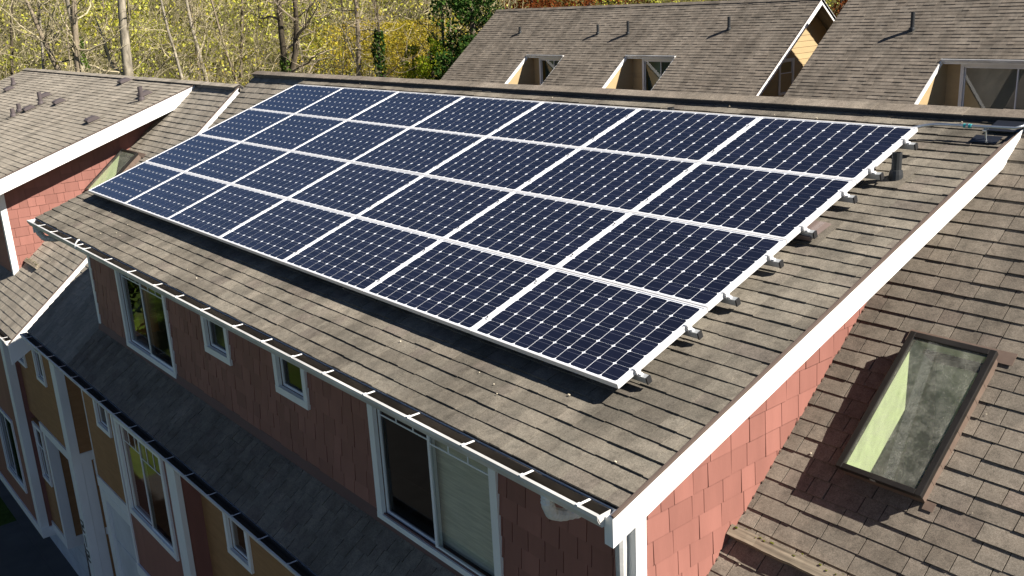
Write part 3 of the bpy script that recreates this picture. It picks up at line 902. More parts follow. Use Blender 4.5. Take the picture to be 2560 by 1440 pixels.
MB().box(-21, xc, 0.0, 8.0, GZ, GZ + 0.03).build('floor_slab', 'concrete', nb)
# house number on the corner board
DIG = {'2': [(0, 1), (0.6, 1), (0.6, 0.5), (0, 0.5), (0, 0), (0.6, 0)], '1': [(0.3, 0), (0.3, 1)]}
for k, ch in enumerate('212'):
    mb = MB(); P = DIG[ch]; z0 = -7.75 - k * 0.36
    for (a, b), (c, d) in zip(P, P[1:]):
        x0, x1 = sorted((a, c)); y0, y1 = sorted((b, d))
        mb.box(xc - 0.25 + x0 * 0.22 - 0.018, xc - 0.25 + x1 * 0.22 + 0.018, ya - 0.040, ya - 0.033, z0 + y0 * 0.24 - 0.018, z0 + y1 * 0.24 + 0.018)
    o = mb.build('digit', 'black', post); o['kind'] = 'stuff'
yb2, xm = -0.40, -7.16
fAB = front(yb2)
WAB = (-9.85, -8.02, -8.32, -6.40)
nwall('bay_wall', fAB, -12.0, xm, -8.92, topA, 'maroon', [inner(WAB)])
MB().box(xm - 0.12, xm, yb2 + 0.12, ya + 0.1, -8.92, topA).build('bay_wall', 'maroon', nb)
window(nb, fAB, *WAB, 'slider', 0.085, None, ('screen', 'screen'))
MB().box(xm - 0.30, xm + 0.024, yb2 - 0.024, yb2, -8.92, topA).build('corner_board', 'white', nb)
MB().box(xm, xm + 0.0235, yb2 + 0.0005, yb2 + 0.15, -8.92, topA).build('corner_board', 'white', nb)
MB().box(-12, xm + 0.04, yb2 - 0.03, ya, -9.16, -8.92).build('belt_board', 'white', nb)
MB().box(-21, -9.6, ya, ya + 0.1, -9.16, topA).build('front_wall', 'ochre', nb)
# ------------------------------------------------------------------ the two yellow houses behind
def far_house(label, x0, x1, ry, rz, eave_y, recesses, seed, side_over=0.36, gable_win=None, left_over=0.3):
    z = lambda y: rz + TAN * (y - ry)
    h = thing('townhouse', label, 'house', ((x0 + x1) / 2, ry, GZ))
    f = Fr((0, eave_y, z(eave_y)), X1, dT, nT)
    S = (ry - eave_y) / CT
    hs = [(a, (b0 - eave_y) / CT, c, (b1 - eave_y) / CT) for (a, c, b0, b1, *_r) in recesses]
    roof = deck('roof', h, f, (x0, 0, x1 - 0.03, S), hs)
    b = Budget('shingle', 'shingle_far', 0)
    b.lay(roof, f, (x0, 0, x1, S - 0.08), ROW, (0.18, 0.40), (0.008, 0.012, 0.018), 0.001, holes=hs, wob=0.006, vjit=0.004, seed=seed)
    b.emit()
    bk = Fr((0, ry, rz - 0.02), X1, (0, CT, -math.sin(TS)), (0, math.sin(TS), CT))
    MB().fbox(bk, x0, x1, 0.0, 8.0, -0.1, 0.0).build('back_roof', 'shingle_far', h)
    ridge(roof, x0, x1, ry, rz + 0.004, TS, TS, 'shingle_far', step=0.30, seed=seed + 1)
    # gable wall on the right with lap boards, rake boards front and back
    xg = x1 - side_over
    fg = side(xg)
    yb = ry + (ry - eave_y) * 0.75
    poly = [(eave_y + 0.3, GZ), (yb, GZ), (yb, rz - TAN * (yb - ry) - 0.12), (ry, rz - 0.12), (eave_y + 0.3, z(eave_y + 0.3) - 0.12)]
    gw = MB().prism([fg.p(u, v, -0.003) for u, v in poly], (-0.1, 0, 0)).build('gable_wall', 'yellow', h)
    lb = Budget('lap_board', 'yellow', 300)
    wh = [(gable_win[0] + .03, gable_win[2] + .03, gable_win[1] - .03, gable_win[3] - .03)] if gable_win else []
    lb.lay(gw, fg, (eave_y + 0.3, rz - 5.9, yb, rz), 0.21, (9.0, 9.5), (0.016,), 0.003, poly=poly, holes=wh, seed=seed + 2, gap=0, offset=0)
    lb.emit()
    gl = MB().prism([(x0 + left_over, u, v) for u, v in poly], (0.1, 0, 0)).build('gable_wall', 'yellow', h)
    MB().box(x0 + left_over + 0.1, xg - 0.1, eave_y + 0.3, eave_y + 0.4, GZ, z(eave_y + 0.3) - 0.12).build('front_wall', 'yellow', h)
    rake_board(h, x1, eave_y - 0.1, z(eave_y - 0.1) - 0.004, ry, rz - 0.004, 0.17, 0.035)
    rake_board(h, x1, ry + 5, rz - 5 * TAN - 0.004, ry, rz - 0.004, 0.17, 0.035) if False else None
    d2 = Vector((0, math.cos(TS), -math.sin(TS)))
    A = Vector((x1, ry, rz - 0.006)); B = A + d2 * 6; dn = Vector((0, 0, -0.22))
    MB().prism([A, B, B + dn, A + dn], (-0.035, 0, 0)).build('rake_board', 'white', h)
    MB().prism([Vector((x0, eave_y, z(eave_y) - 0.006)), Vector((x0, ry, rz - 0.006)), Vector((x0, ry, rz - 0.2)), Vector((x0, eave_y, z(eave_y) - 0.2))], (0.035, 0, 0)).build('rake_board', 'white', h)
    if gable_win:
        window(h, fg, *gable_win, 'hung', 0.09, None, ('glass', 'glass'), proud=0.04)
    for i, (a, c, b0, b1, wu0, wu1, kind) in enumerate(recesses):
        fl = z(b0) - 0.02                                   # balcony floor
        yb_ = b1 + 0.36                                     # back wall of the recess
        bw = MB()
        wz0, wz1 = fl + 0.12, z(b1) - 0.16
        rs = minus((a, fl, c, z(b1) + 0.1), (wu0 + .05, wz0 + .05, wu1 - .05, wz1 - .05))
        ff = front(yb_)
        for r_ in rs: bw.fbox(ff, r_[0], r_[2], r_[1], r_[3], -0.1, 0)
        bw = bw.build('recess_wall', 'yellow', h)
        l2 = Budget('lap_board', 'yellow', 60)
        l2.lay(bw, ff, (a, fl, c, z(b1)), 0.21, (9, 9.5), (0.014,), 0.003, holes=[(wu0 + .03, wz0 + .03, wu1 - .03, wz1 - .03)], seed=3, gap=0, offset=0)
        l2.emit()
        for sx, nx in ((a, 1), (c, -1)):
            fc = side(sx) if nx > 0 else Fr((sx, 0, 0), (0, 1, 0), (0, 0, 1), (-1, 0, 0))
            pc = [(b0, fl), (yb_, fl), (yb_, z(yb_) - 0.10), (b0 + 0.02, z(b0 + 0.02) - 0.10 if z(b0 + 0.02) - 0.10 > fl else fl + 0.001)]
            ck = MB().prism([fc.p(u, v, -0.003) for u, v in pc], tuple(-fc.N * 0.08)).build('cheek_wall', 'yellow', h)
            if nx > 0:
                l3 = Budget('lap_board', 'yellow', 60)
                l3.lay(ck, fc, (b0, fl, yb_, z(yb_)), 0.21, (9, 9.5), (0.014,), 0.003, poly=pc, seed=4, gap=0, offset=0)
                l3.emit()
            # white trim along the cut edge
            P0, P1 = Vector((sx, b0, z(b0) - 0.004)), Vector((sx, b1, z(b1) - 0.004))
            MB().prism([P0, P1, P1 + Vector((0, 0, -0.16)), P0 + Vector((0, 0, -0.16))], (0.03 * nx, 0, 0)).build('edge_trim', 'white', h)
        MB().box(a, c, b0 - 0.3, yb_, fl - 0.06, fl).build('balcony_floor', 'concrete', h)
        gutter(h, a + 0.02, c - 0.02, b1, z(b1) - 0.004, [], 0.12, 0.10)
        MB().box(a + 0.02, c - 0.02, b1 + 0.004, b1 + 0.02, z(b1) - 0.16, z(b1) - 0.012).build('fascia', 'white', h)
        MB().box(a + 0.002, c - 0.002, b1 + 0.02, yb_ - 0.02, z(b1) - 0.16, z(b1) - 0.145).build('soffit', 'yellow', h)
        wn = window(h, ff, wu0, wu1, wz0, wz1, 'slider', 0.10, None, ('glass', 'glass') if kind else ('glass', 'screen'), proud=0.04)
        MB().box(wu0 - 0.2, wu1 + 0.2, yb_ + 0.5, yb_ + 0.55, wz0 - 0.2, wz1 + 0.2).build('curtain', 'curtain' if not kind else 'room', wn)
    return h
CR = (27.30, 2.02)
hC = far_house('yellow house behind the ridge with two recessed balconies and a white peaked gable', -23.35, -4.72, CR[0], CR[1], 20.6,
               [(-18.38, -15.88, 21.3, 24.95, -17.98, -16.0, 0), (-12.22, -9.55, 21.3, 25.0, -11.68, -9.7, 0)], 41, side_over=0.62, gable_win=(25.66, 26.56, -1.30, -0.02))
DR = (27.35, 1.95 + TAN * (27.35 - 25.65))
hD = far_house('yellow house at the upper right with one wide recessed balcony door', -2.66, 9.5, DR[0], DR[1], 19.5,
               [(1.75, 5.9, 20.4, 23.60, 2.16, 5.4, 1)], 51)

# ------------------------------------------------------------------ solar array
PW, PH, GAP = 1.664, 1.005, 0.006
PITCH, PITCV = 1.67, 1.012
mfr = MB()
FT, FLW = 0.040, 0.015
for (a, b, c, d) in ((-PW / 2, -PH / 2, PW / 2, -PH / 2 + FLW), (-PW / 2, PH / 2 - FLW, PW / 2, PH / 2), (-PW / 2, -PH / 2 + FLW, -PW / 2 + FLW, PH / 2 - FLW), (PW / 2 - FLW, -PH / 2 + FLW, PW / 2, PH / 2 - FLW)):
    mfr.box(a, c, b, d, -FT, 0)
me_frame = mfr.mesh('frame', 'alu')
me_back = MB().box(-PW / 2 + FLW, PW / 2 - FLW, -PH / 2 + FLW, PH / 2 - FLW, -0.010, -0.0045).mesh('backsheet', 'backsheet')
hc, ch = 0.0777, 0.0195
ang = []
for sx, sy in ((1, 1), (-1, 1), (-1, -1), (1, -1)):
    a = (sx * hc, sy * (hc - ch)); m_ = (sx * (hc - ch * 0.30), sy * (hc - ch * 0.30)); b = (sx * (hc - ch), sy * hc)
    ang += [a, m_, b] if sx * sy > 0 else [b, m_, a]
me_cell = MB().add([(x, y, 0) for x, y in ang], [tuple(range(len(ang)))]).mesh('cell', 'cell')
rowname = ['bottom', 'second lowest', 'second highest', 'top']
colname = ['leftmost', 'second from the left', 'third from the left', 'middle', 'third from the right', 'second from the right', 'rightmost']
rot = Matrix((X1, dS, nS)).transposed()
for r_ in range(4):
    for c_ in range(7):
        p = bpy.data.objects.new('solar_panel', None)
        p.empty_display_size = 0.3
        COL.objects.link(p)
        u = (c_ + 0.5) * PITCH; v = (r_ + 0.5) * PITCV
        mm = rot.to_4x4()
        mm.translation = X1 * u + dS * v + nS * R.uniform(-0.0015, 0.0015)
        p.matrix_world = mm
        tag(p, 'dark blue solar panel, %s in the %s row of the array' % (colname[c_], rowname[r_]), 'solar panel', 'solar panels in four rows of seven')
        for me in (me_frame, me_back):
            o = bpy.data.objects.new(me.name, me); COL.objects.link(o); o.parent = p
        for i in range(10):
            for j in range(6):
                o = bpy.data.objects.new('cell', me_cell); COL.objects.link(o); o.parent = p
                o.location = ((i - 4.5) * 0.1595, (j - 2.5) * 0.1590, -0.0030)

fR = Fr((0, 0, 0), X1, dS, nS)
RV = [0.20, 0.775, 1.23, 1.79, 2.253, 2.842, 3.255, 3.82]
nth = ['lowest', 'second lowest', 'third lowest', 'fourth lowest', 'fourth highest', 'third highest', 'second highest', 'highest']
for k, v in enumerate(RV):
    t_ = thing('mounting_rail', 'aluminium mounting rail, %s of the eight, its end sticking out beside the array' % nth[k], 'rail', fR.p(5.8, v, -0.15), 'rails under the solar panels')
    xe = 11.795
    MB().fbox(fR, 0.05, xe - 0.012, v - 0.02, v + 0.02, -0.092, -0.0415).build('rail_body', 'rail', t_)
    MB().fbox(fR, xe - 0.012, xe, v - 0.022, v + 0.022, -0.095, -0.040).build('end_cap', 'black', t_)
    MB().fbox(fR, 11.682, 11.710, v - 0.02, v + 0.02, -0.041, 0.003).fbox(fR, 11.672, 11.704, v - 0.02, v + 0.02, 0.0032, 0.0062).fbox(fR, 11.710, 11.735, v - 0.012, v + 0.012, -0.041, -0.030).build('end_clamp', 'alu', t_)
    for c_ in range(1, 7):
        u = c_ * PITCH
        MB().fbox(fR, u - 0.016, u + 0.016, v - 0.019, v + 0.019, 0.001, 0.0045).build('mid_clamp', 'alu', t_)
        P = fR.p(u, v, 0.0046)
        MB().tube([P, P + nS * 0.012], 0.0055, 6).build('clamp_bolt', 'black', t_)
    for u in [0.6 + 1.2 * i for i in range(9)] + [11.15]:
        MB().fbox(fR, u - 0.02, u + 0.02, v - 0.026, v - 0.0205, -0.148, -0.05).fbox(fR, u - 0.03, u + 0.03, v - 0.07, v - 0.026, -0.1485, -0.140).build('foot', 'alu', t_)

# ------------------------------------------------------------------ things on the solar roof
t_ = thing('conduit', 'galvanised conduit pipe bending from the array corner along the ridge', 'pipe', fR.p(11.9, 4.05, -0.14))
path = [fR.p(11.47, 3.86, -0.04), fR.p(11.53, 3.95, -0.035), fR.p(11.60, 4.055, -0.03)]
c0 = fR.p(11.86, 4.19, -0.03)
for i in range(1, 8):
    a = i / 8
    path.append(path[2].lerp(fR.p(11.70, 4.19, -0.03), a).lerp(fR.p(11.70, 4.19, -0.03).lerp(c0, a), a))
path += [c0, fR.p(12.46, 4.203, -0.03), fR.p(12.51, 4.25, -0.025), fR.p(12.53, 4.42, -0.02), fR.p(12.53, 4.72, -0.06)]
MB().tube(path, 0.0145, 10).build('pipe', 'steel', t_, smooth=True)
for uu in (12.04, 12.085):
    MB().tube([fR.p(uu - 0.012, 4.193, -0.03), fR.p(uu + 0.012, 4.193, -0.03)], 0.0195, 10).build('coupling_ring', 'teal', t_)
MB().tube([fR.p(12.052, 4.193, -0.03), fR.p(12.073, 4.193, -0.03)], 0.0215, 10).build('coupling', 'steel', t_)
MB().fbox(fR, 12.11, 12.34, 4.10, 4.235, -0.134, -0.130).fbox(fR, 12.17, 12.44, 4.30, 4.50, -0.118, -0.114).build('flashing_plate', 'flash_dark', t_)
MB().tube([fR.p(12.22, 4.175, -0.13), fR.p(12.22, 4.195, -0.03)], 0.009, 8).fbox(fR, 12.205, 12.235, 4.15, 4.235, -0.052, -0.045).build('standoff', 'steel', t_)

def vent_pipe(label, f, u, v, h, r, m, group=None, boot=True):
    P = f.p(u, v, 0.0)
    t = thing('vent_pipe', label, 'vent pipe', P, group)
    prof = [P - Vector((0, 0, 0.02)), P + Vector((0, 0, h))]
    n = 12
    mb = MB().tube(prof, r, n, cap=False).tube([prof[1], P + Vector((0, 0, h * 0.6))], r * 0.82, n, cap=False)
    o = len(mb.v)
    ring = []
    for rr_ in (r, r * 0.82):
        for k in range(n):
            ring.append((P.x + rr_ * math.cos(2 * math.pi * k / n), P.y + rr_ * math.sin(2 * math.pi * k / n), P.z + h))
    mb.add(ring, [(k, (k + 1) % n, n + (k + 1) % n, n + k) for k in range(n)])
    mb.build('pipe', m, t)
    if boot:
        MB().tube([P - Vector((0, 0, 0.03)), P + Vector((0, 0, 0.05)), P + Vector((0, 0, 0.085)), P + Vector((0, 0, 0.088))], [r * 1.6, r * 1.42, r * 1.25, r * 1.02], 14).build('boot', m, t)
        MB().fbox(f, u - 0.11, u + 0.11, v - 0.16, v + 0.14, 0.016, 0.020).build('flashing_plate', 'shingle', t)
    return t
vent_pipe('dark grey vent pipe in a rubber boot beside the upper right corner of the array', fD, 11.845, 3.36, 0.235, 0.041, 'pipe')
vent_pipe('dark pipe top peeping over the top edge of the array near its left end', fD, 2.85, 4.20, 0.085, 0.04, 'pipe_mauve', boot=False)
vent_pipe('dark pipe top peeping over the top edge of the array right of the middle', fD, 8.62, 4.22, 0.085, 0.04, 'pipe', boot=False)

def roof_vent(label, f, u, v, sz=0.24, h=0.10, group=None, m='vent', plate='shingle_left'):
    t = thing('roof_vent', label, 'roof vent', f.p(u, v, 0.0), group)
    MB().fbox(f, u - sz * 0.75, u + sz * 0.75, v - sz * 0.6, v + sz * 0.9, 0.016, 0.020).build('flashing_plate', plate, t)
    a = sz / 2
    P = lambda x, y, z: f.p(u + x, v + y, z)
    prof = [(-a, 0.045), (-a, h * 0.86), (-a * 0.72, h), (a * 0.7, h * 0.98), (a * 1.25, 0.024)]
    MB().prism([P(-a, y, z) for y, z in prof] + [P(-a, a * 1.25, 0.021), P(-a, -a, 0.040)], tuple(X1 * sz)).build('hood', m, t, bevel=0.006)
    MB().fbox(f, u - a * 0.8, u + a * 0.8, v - a * 0.85, v + a * 0.6, 0.021, 0.039).build('throat', 'black', t)
    MB().fbox(f, u - a - 0.004, u + a + 0.004, v - a - 0.012, v - a - 0.001, h * 0.45, h * 0.90).build('lip', m, t)
    return t
roof_vent('low brown metal roof vent half under the right edge of the array', fD, 11.63, 2.36, 0.26, 0.085, plate='shingle')

AVP = 'vent pipes on the neighbouring roof'
for (u, v, h, lab) in ((-18.14, 3.39, 0.245, 'mauve grey vent pipe at the far left edge of the neighbouring roof'),
                       (-12.37, 2.62, 0.335, 'tallest mauve grey vent pipe in the cluster on the neighbouring roof'),
                       (-12.71, 2.11, 0.225, 'mauve grey vent pipe, right one of the close pair on the neighbouring roof'),
                       (-12.38, 1.85, 0.22, 'mauve grey vent pipe, left one of the close pair on the neighbouring roof'),
                       (-6.81, 3.45, 0.325, 'mauve grey vent pipe near the top of the wide white rake board')):
    vent_pipe(lab, fA, u, v, h, 0.055, 'pipe_mauve', AVP)
for (u, v, lab) in ((-17.44, 3.08, 'small square roof vent at the far left edge of the neighbouring roof'),
                    (-13.21, 3.0, 'square roof vent just behind the tallest pipe of the neighbouring roof'),
                    (-11.28, 2.82, 'square roof vent right of the tallest pipe of the neighbouring roof'),
                    (-12.31, 2.28, 'square roof vent right of the close pair of pipes'),
                    (-7.08, 2.32, 'square roof vent nearest to the wide white rake board'),
                    (-9.94, 4.21, 'small square roof vent just below the neighbouring ridge'),
                    (-7.16, 3.68, 'square roof vent beside the pipe near the top of the rake board')):
    roof_vent(lab, fA, u, v, 0.26, 0.11, 'roof vents on the neighbouring roof', 'pipe_mauve')
fC = Fr((0, CR[0], CR[1]), X1, dT, nT)
fDD = Fr((0, DR[0], DR[1]), X1, dT, nT)
for (u, y, h, lab) in ((-20.11, 26.02, 0.28, 'small dark vent pipe, leftmost on the roof with two recessed balconies'),
                       (-14.81, 25.94, 0.40, 'dark vent pipe, left one of the middle pair above the second recessed balcony'),
                       (-13.02, 25.93, 0.52, 'tall dark vent pipe, right one of the middle pair above the second recessed balcony'),
                       (-7.91, 26.07, 0.48, 'dark vent pipe nearest to the white peaked gable')):
    vent_pipe(lab, fC, u, (y - CR[0]) / CT, h, 0.06, 'pipe', 'vent pipes on the far roofs')
vent_pipe('dark vent pipe standing alone on the roof at the upper right', fDD, 0.27, (24.51 - DR[0]) / CT, 0.55, 0.06, 'pipe', 'vent pipes on the far roofs')

# skylights: curb, frame, dusty pane and the pale shaft below
def skylight(label, f, u0, s0, u1, s1, h=0.16, depth=1.0):
    t = thing('skylight', label, 'skylight', f.p((u0 + u1) / 2, (s0 + s1) / 2, 0))
    o = 0.0
    cb = MB()
    cb.fbox(f, u0, u0 + 0.02, s0, s1, -0.09, h - 0.05).fbox(f, u1 - 0.02, u1, s0, s1, -0.09, h - 0.05)
    cb.fbox(f, u0 + 0.02, u1 - 0.02, s1 - 0.02, s1, -0.09, h - 0.05)
    cb.fbox(f, u0 + 0.02, u1 - 0.02, s0, s0 + 0.02, -0.09, h - 0.05)
    cb.build('curb', 'flash', t)
    for k in range(int((s1 - s0) / 0.143)):
        for uu in (u0 - 0.0035, u1 + 0.0005):
            MB().fbox(f, uu, uu + 0.003, s0 + k * 0.143 + 0.003, s0 + (k + 1) * 0.143, 0.0, h - 0.052 - 0.002 * (k % 2)).build('step_flashing', 'flash', t)
    MB().fbox(f, u0 - 0.10, u1 + 0.10, s1 + 0.002, s1 + 0.11, 0.016, 0.021).build('head_flashing', 'flash', t)
    MB().fbox(f, u1 + 0.002, u1 + 0.08, s0 - 0.05, s0 + 0.02, 0.016, 0.020).build('foot_flashing', 'flash', t)
    fr = MB(); b = 0.030; e = 0.020
    fr.fbox(f, u0 - e, u0 + b, s0 - e, s1 + e, h - 0.05, h).fbox(f, u1 - b, u1 + e, s0 - e, s1 + e, h - 0.05, h)
    fr.fbox(f, u0 + b, u1 - b, s0 - e, s0 + b * 0.8, h - 0.05, h - 0.0015).fbox(f, u0 + b, u1 - b, s1 - b, s1 + e, h - 0.05, h - 0.0015)
    fr.build('frame', 'bronze', t, bevel=0.005)
    MB().add([f.p(u0 + b, s0 + b * 0.8, h - 0.012), f.p(u1 - b, s0 + b * 0.8, h - 0.012), f.p(u1 - b, s1 - b, h - 0.012), f.p(u0 + b, s1 - b, h - 0.012)], [(0, 1, 2, 3)]).build('pane', 'glass_sky', t)
    a, c = u0 + 0.026, u1 - 0.026
    T_ = 0.012
    ring = []
    for k, w_ in ((0, h - 0.055), (1, -0.13)):
        ring.append((f.p(a, s0 + 0.022, w_), f.p(a, s1 - 0.022, w_)))
    zl = ring[1][0].z - depth
    ring.append((Vector((a, ring[1][0].y - 0.05, zl)), Vector((a, ring[1][1].y + 0.10, zl))))
    ring = [tuple(p + X1 * q for p in pr) for pr, q in zip(ring, (0.0, 0.10, 0.14))]  # left wall shaped to lean inward, widening the sunlit patch
    Ws = [Vector((c - a - q, 0, 0)) for q in (0.0, 0.10, 0.14)]
    sc_ = MB()
    for (p0, p1), (q0, q1), W, W2 in zip(ring, ring[1:], Ws, Ws[1:]):
        sc_.add([p0, p1, q1, q0], [(0, 1, 2, 3)]).add([p0 + W, p1 + W, q1 + W2, q0 + W2], [(3, 2, 1, 0)])
        sc_.add([p0, p0 + W, q0 + W2, q0], [(3, 2, 1, 0)]).add([p1, p1 + W, q1 + W2, q1], [(0, 1, 2, 3)])
    sc_.build('shaft', 'cream', t)
    y0_, y1_ = ring[2][0].y, ring[2][1].y
    bs = MB()
    z0_ = zl - 1.6
    for (x, y, X, Y) in ((a - 1, y0_ - 1, a, y1_ + 1), (c, y0_ - 1, c + 1, y1_ + 1), (a, y0_ - 1, c, y0_), (a, y1_, c, y1_ + 1)):
        bs.box(x, X, y, Y, zl, zl + 0.01)
    bs.box(a - 1, c + 1, y0_ - 1, y1_ + 1, z0_ - 0.02, z0_)
    bs.box(a - 1.02, a - 1, y0_ - 1, y1_ + 1, z0_, zl).box(c + 1, c + 1.02, y0_ - 1, y1_ + 1, z0_, zl).box(a - 1, c + 1, y0_ - 1.02, y0_ - 1, z0_, zl).box(a - 1, c + 1, y1_ + 1, y1_ + 1.02, z0_, zl)
    bs.build('room_below', 'room', t)
    return t
sk = skylight('large bronze framed skylight with dusty glass on the steep roof at the lower right', fT, 12.50, 2.97, 13.13, 4.20)
MB().fbox(fT, 12.755, 12.800, 2.97 - 0.020, 2.97 - 0.0185, 0.118, 0.150).build('sticker', 'white', sk)
skylight('skylight on the neighbouring steep roof half hidden behind the array corner', fAT, ASK[0] - .06, ASK[1] - .06, ASK[2] + .06, ASK[3] + .06)

# weathered boards that divert the rain, and bits of debris
def plank(label, f, u0, u1, s, hgt, mats='wood', seed=1):
    t = thing('wooden_board', label, 'board', f.p((u0 + u1) / 2, s, 0))
    rr = random.Random(seed); mb = MB()
    ff = Fr(f.p(0, s, 0.012), X1, f.V, f.N)
    n = 24
    tp, bt = [], []
    vs = []
    for i in range(n + 1):
        u = u0 + (u1 - u0) * i / n
        hh = hgt + rr.uniform(-0.004, 0.004); q = rr.uniform(-0.003, 0.003)
        for (y, z) in ((-0.088 + q, 0.0), (-0.090 + q, hh), (0.0, hh + rr.uniform(-.002, .004)), (0.004, 0.0)):
            vs.append(ff.p(u, y, z))
    fs = [(0, 1, 2, 3)[::-1], tuple(n * 4 + k for k in range(4))]
    for i in range(n):
        for k in range(4):
            fs.append((i * 4 + k, i * 4 + (k + 1) % 4, i * 4 + 4 + (k + 1) % 4, i * 4 + 4 + k))
    mb.add(vs, fs)
    mb.build('board', mats, t)
    ms = MB()
    for i in range(26):
        u = rr.uniform(u0 + 0.02, u1 - 0.02); y = rr.choice([-0.02, 0.004]) + rr.uniform(-.012, .012); s2 = rr.uniform(0.004, 0.013)
        ms.fbox(ff, u, u + s2 * rr.uniform(1, 3), y, y + s2, hgt - 0.002, hgt + s2 * 0.7)
    o = ms.build('moss', 'moss', t); o['kind'] = 'stuff'
    return t
plank('long weathered wooden board lying across the steep roof below the skylight', fT, 11.935, 13.9, (1.02 - EY) / CT, 0.070)
plank('short mossy wooden board on the neighbouring steep roof beside the pink wall', fAT, -6.27, -5.38, (0.28 - AE) / CT, 0.060, seed=4)
db = MB(); rr = random.Random(17)
for i in range(70):
    if i % 3: f, u, v = fD, rr.uniform(-0.3, 12.2), rr.choice([rr.uniform(-0.7, -0.1), rr.uniform(4.1, 4.5)]) if i % 2 else rr.uniform(-0.6, 4.4)
    else: f, u, v = fT, rr.uniform(12.0, 14.2), rr.uniform(1.0, 6.0)
    s_ = rr.uniform(0.004, 0.011)
    db.fbox(f, u, u + s_ * rr.uniform(0.8, 2.2), v, v + s_, 0.014, 0.016 + s_ * 0.5)
o = db.build('roof_debris', mat_paint('debris_pale', (0.62, 0.55, 0.42), 0.2), None)
tag(o, 'pale specks of blossom and grit scattered over the roof shingles', 'debris', kind='stuff')

# ------------------------------------------------------------------ wood on the hillside behind
def spot(px, D):
    d = RX * ((px - 1280) / FPX) + RD * (-620 / FPX) + RF
    d.z = 0; d.normalize()
    x, y = CAM.x + d.x * D, CAM.y + d.y * D
    return x, y, terrain_z(x, y)

def leafquad(mb, p, s, rr):
    a = Vector((rr.gauss(0, 1), rr.gauss(0, 1), rr.gauss(0, 1))).normalized()
    b = a.cross(Vector((rr.gauss(0, 1), rr.gauss(0, 1), rr.gauss(0, 1)))).normalized()
    a = a * s; b = b * s * 0.6
    o = len(mb.v)
    mb.v += [tuple(p - a), tuple(p + b * 0.9), tuple(p + a), tuple(p - b)]
    mb.f.append((o, o + 1, o + 2, o + 3))

def limb(mb, p, d, L, r0, r1, n, rr, bend=0.16, lift=0.05, sides=5):
    path, rad = [p.copy()], [r0]
    d = d.normalized()
    for i in range(n):
        d = (d + Vector((rr.gauss(0, bend), rr.gauss(0, bend), rr.gauss(0, bend) + lift))).normalized()
        p = p + d * (L / n)
        path.append(p.copy()); rad.append(r0 + (r1 - r0) * (i + 1) / n)
    mb.tube(path, rad, sides, cap=False)
    return path, d

def side_dir(rr, axis, tilt):
    a = rr.uniform(0, 2 * math.pi)
    v = Vector((math.cos(a), math.sin(a), 0))
    return (v * math.cos(tilt) + Vector((0, 0, 1)) * math.sin(tilt)).normalized()

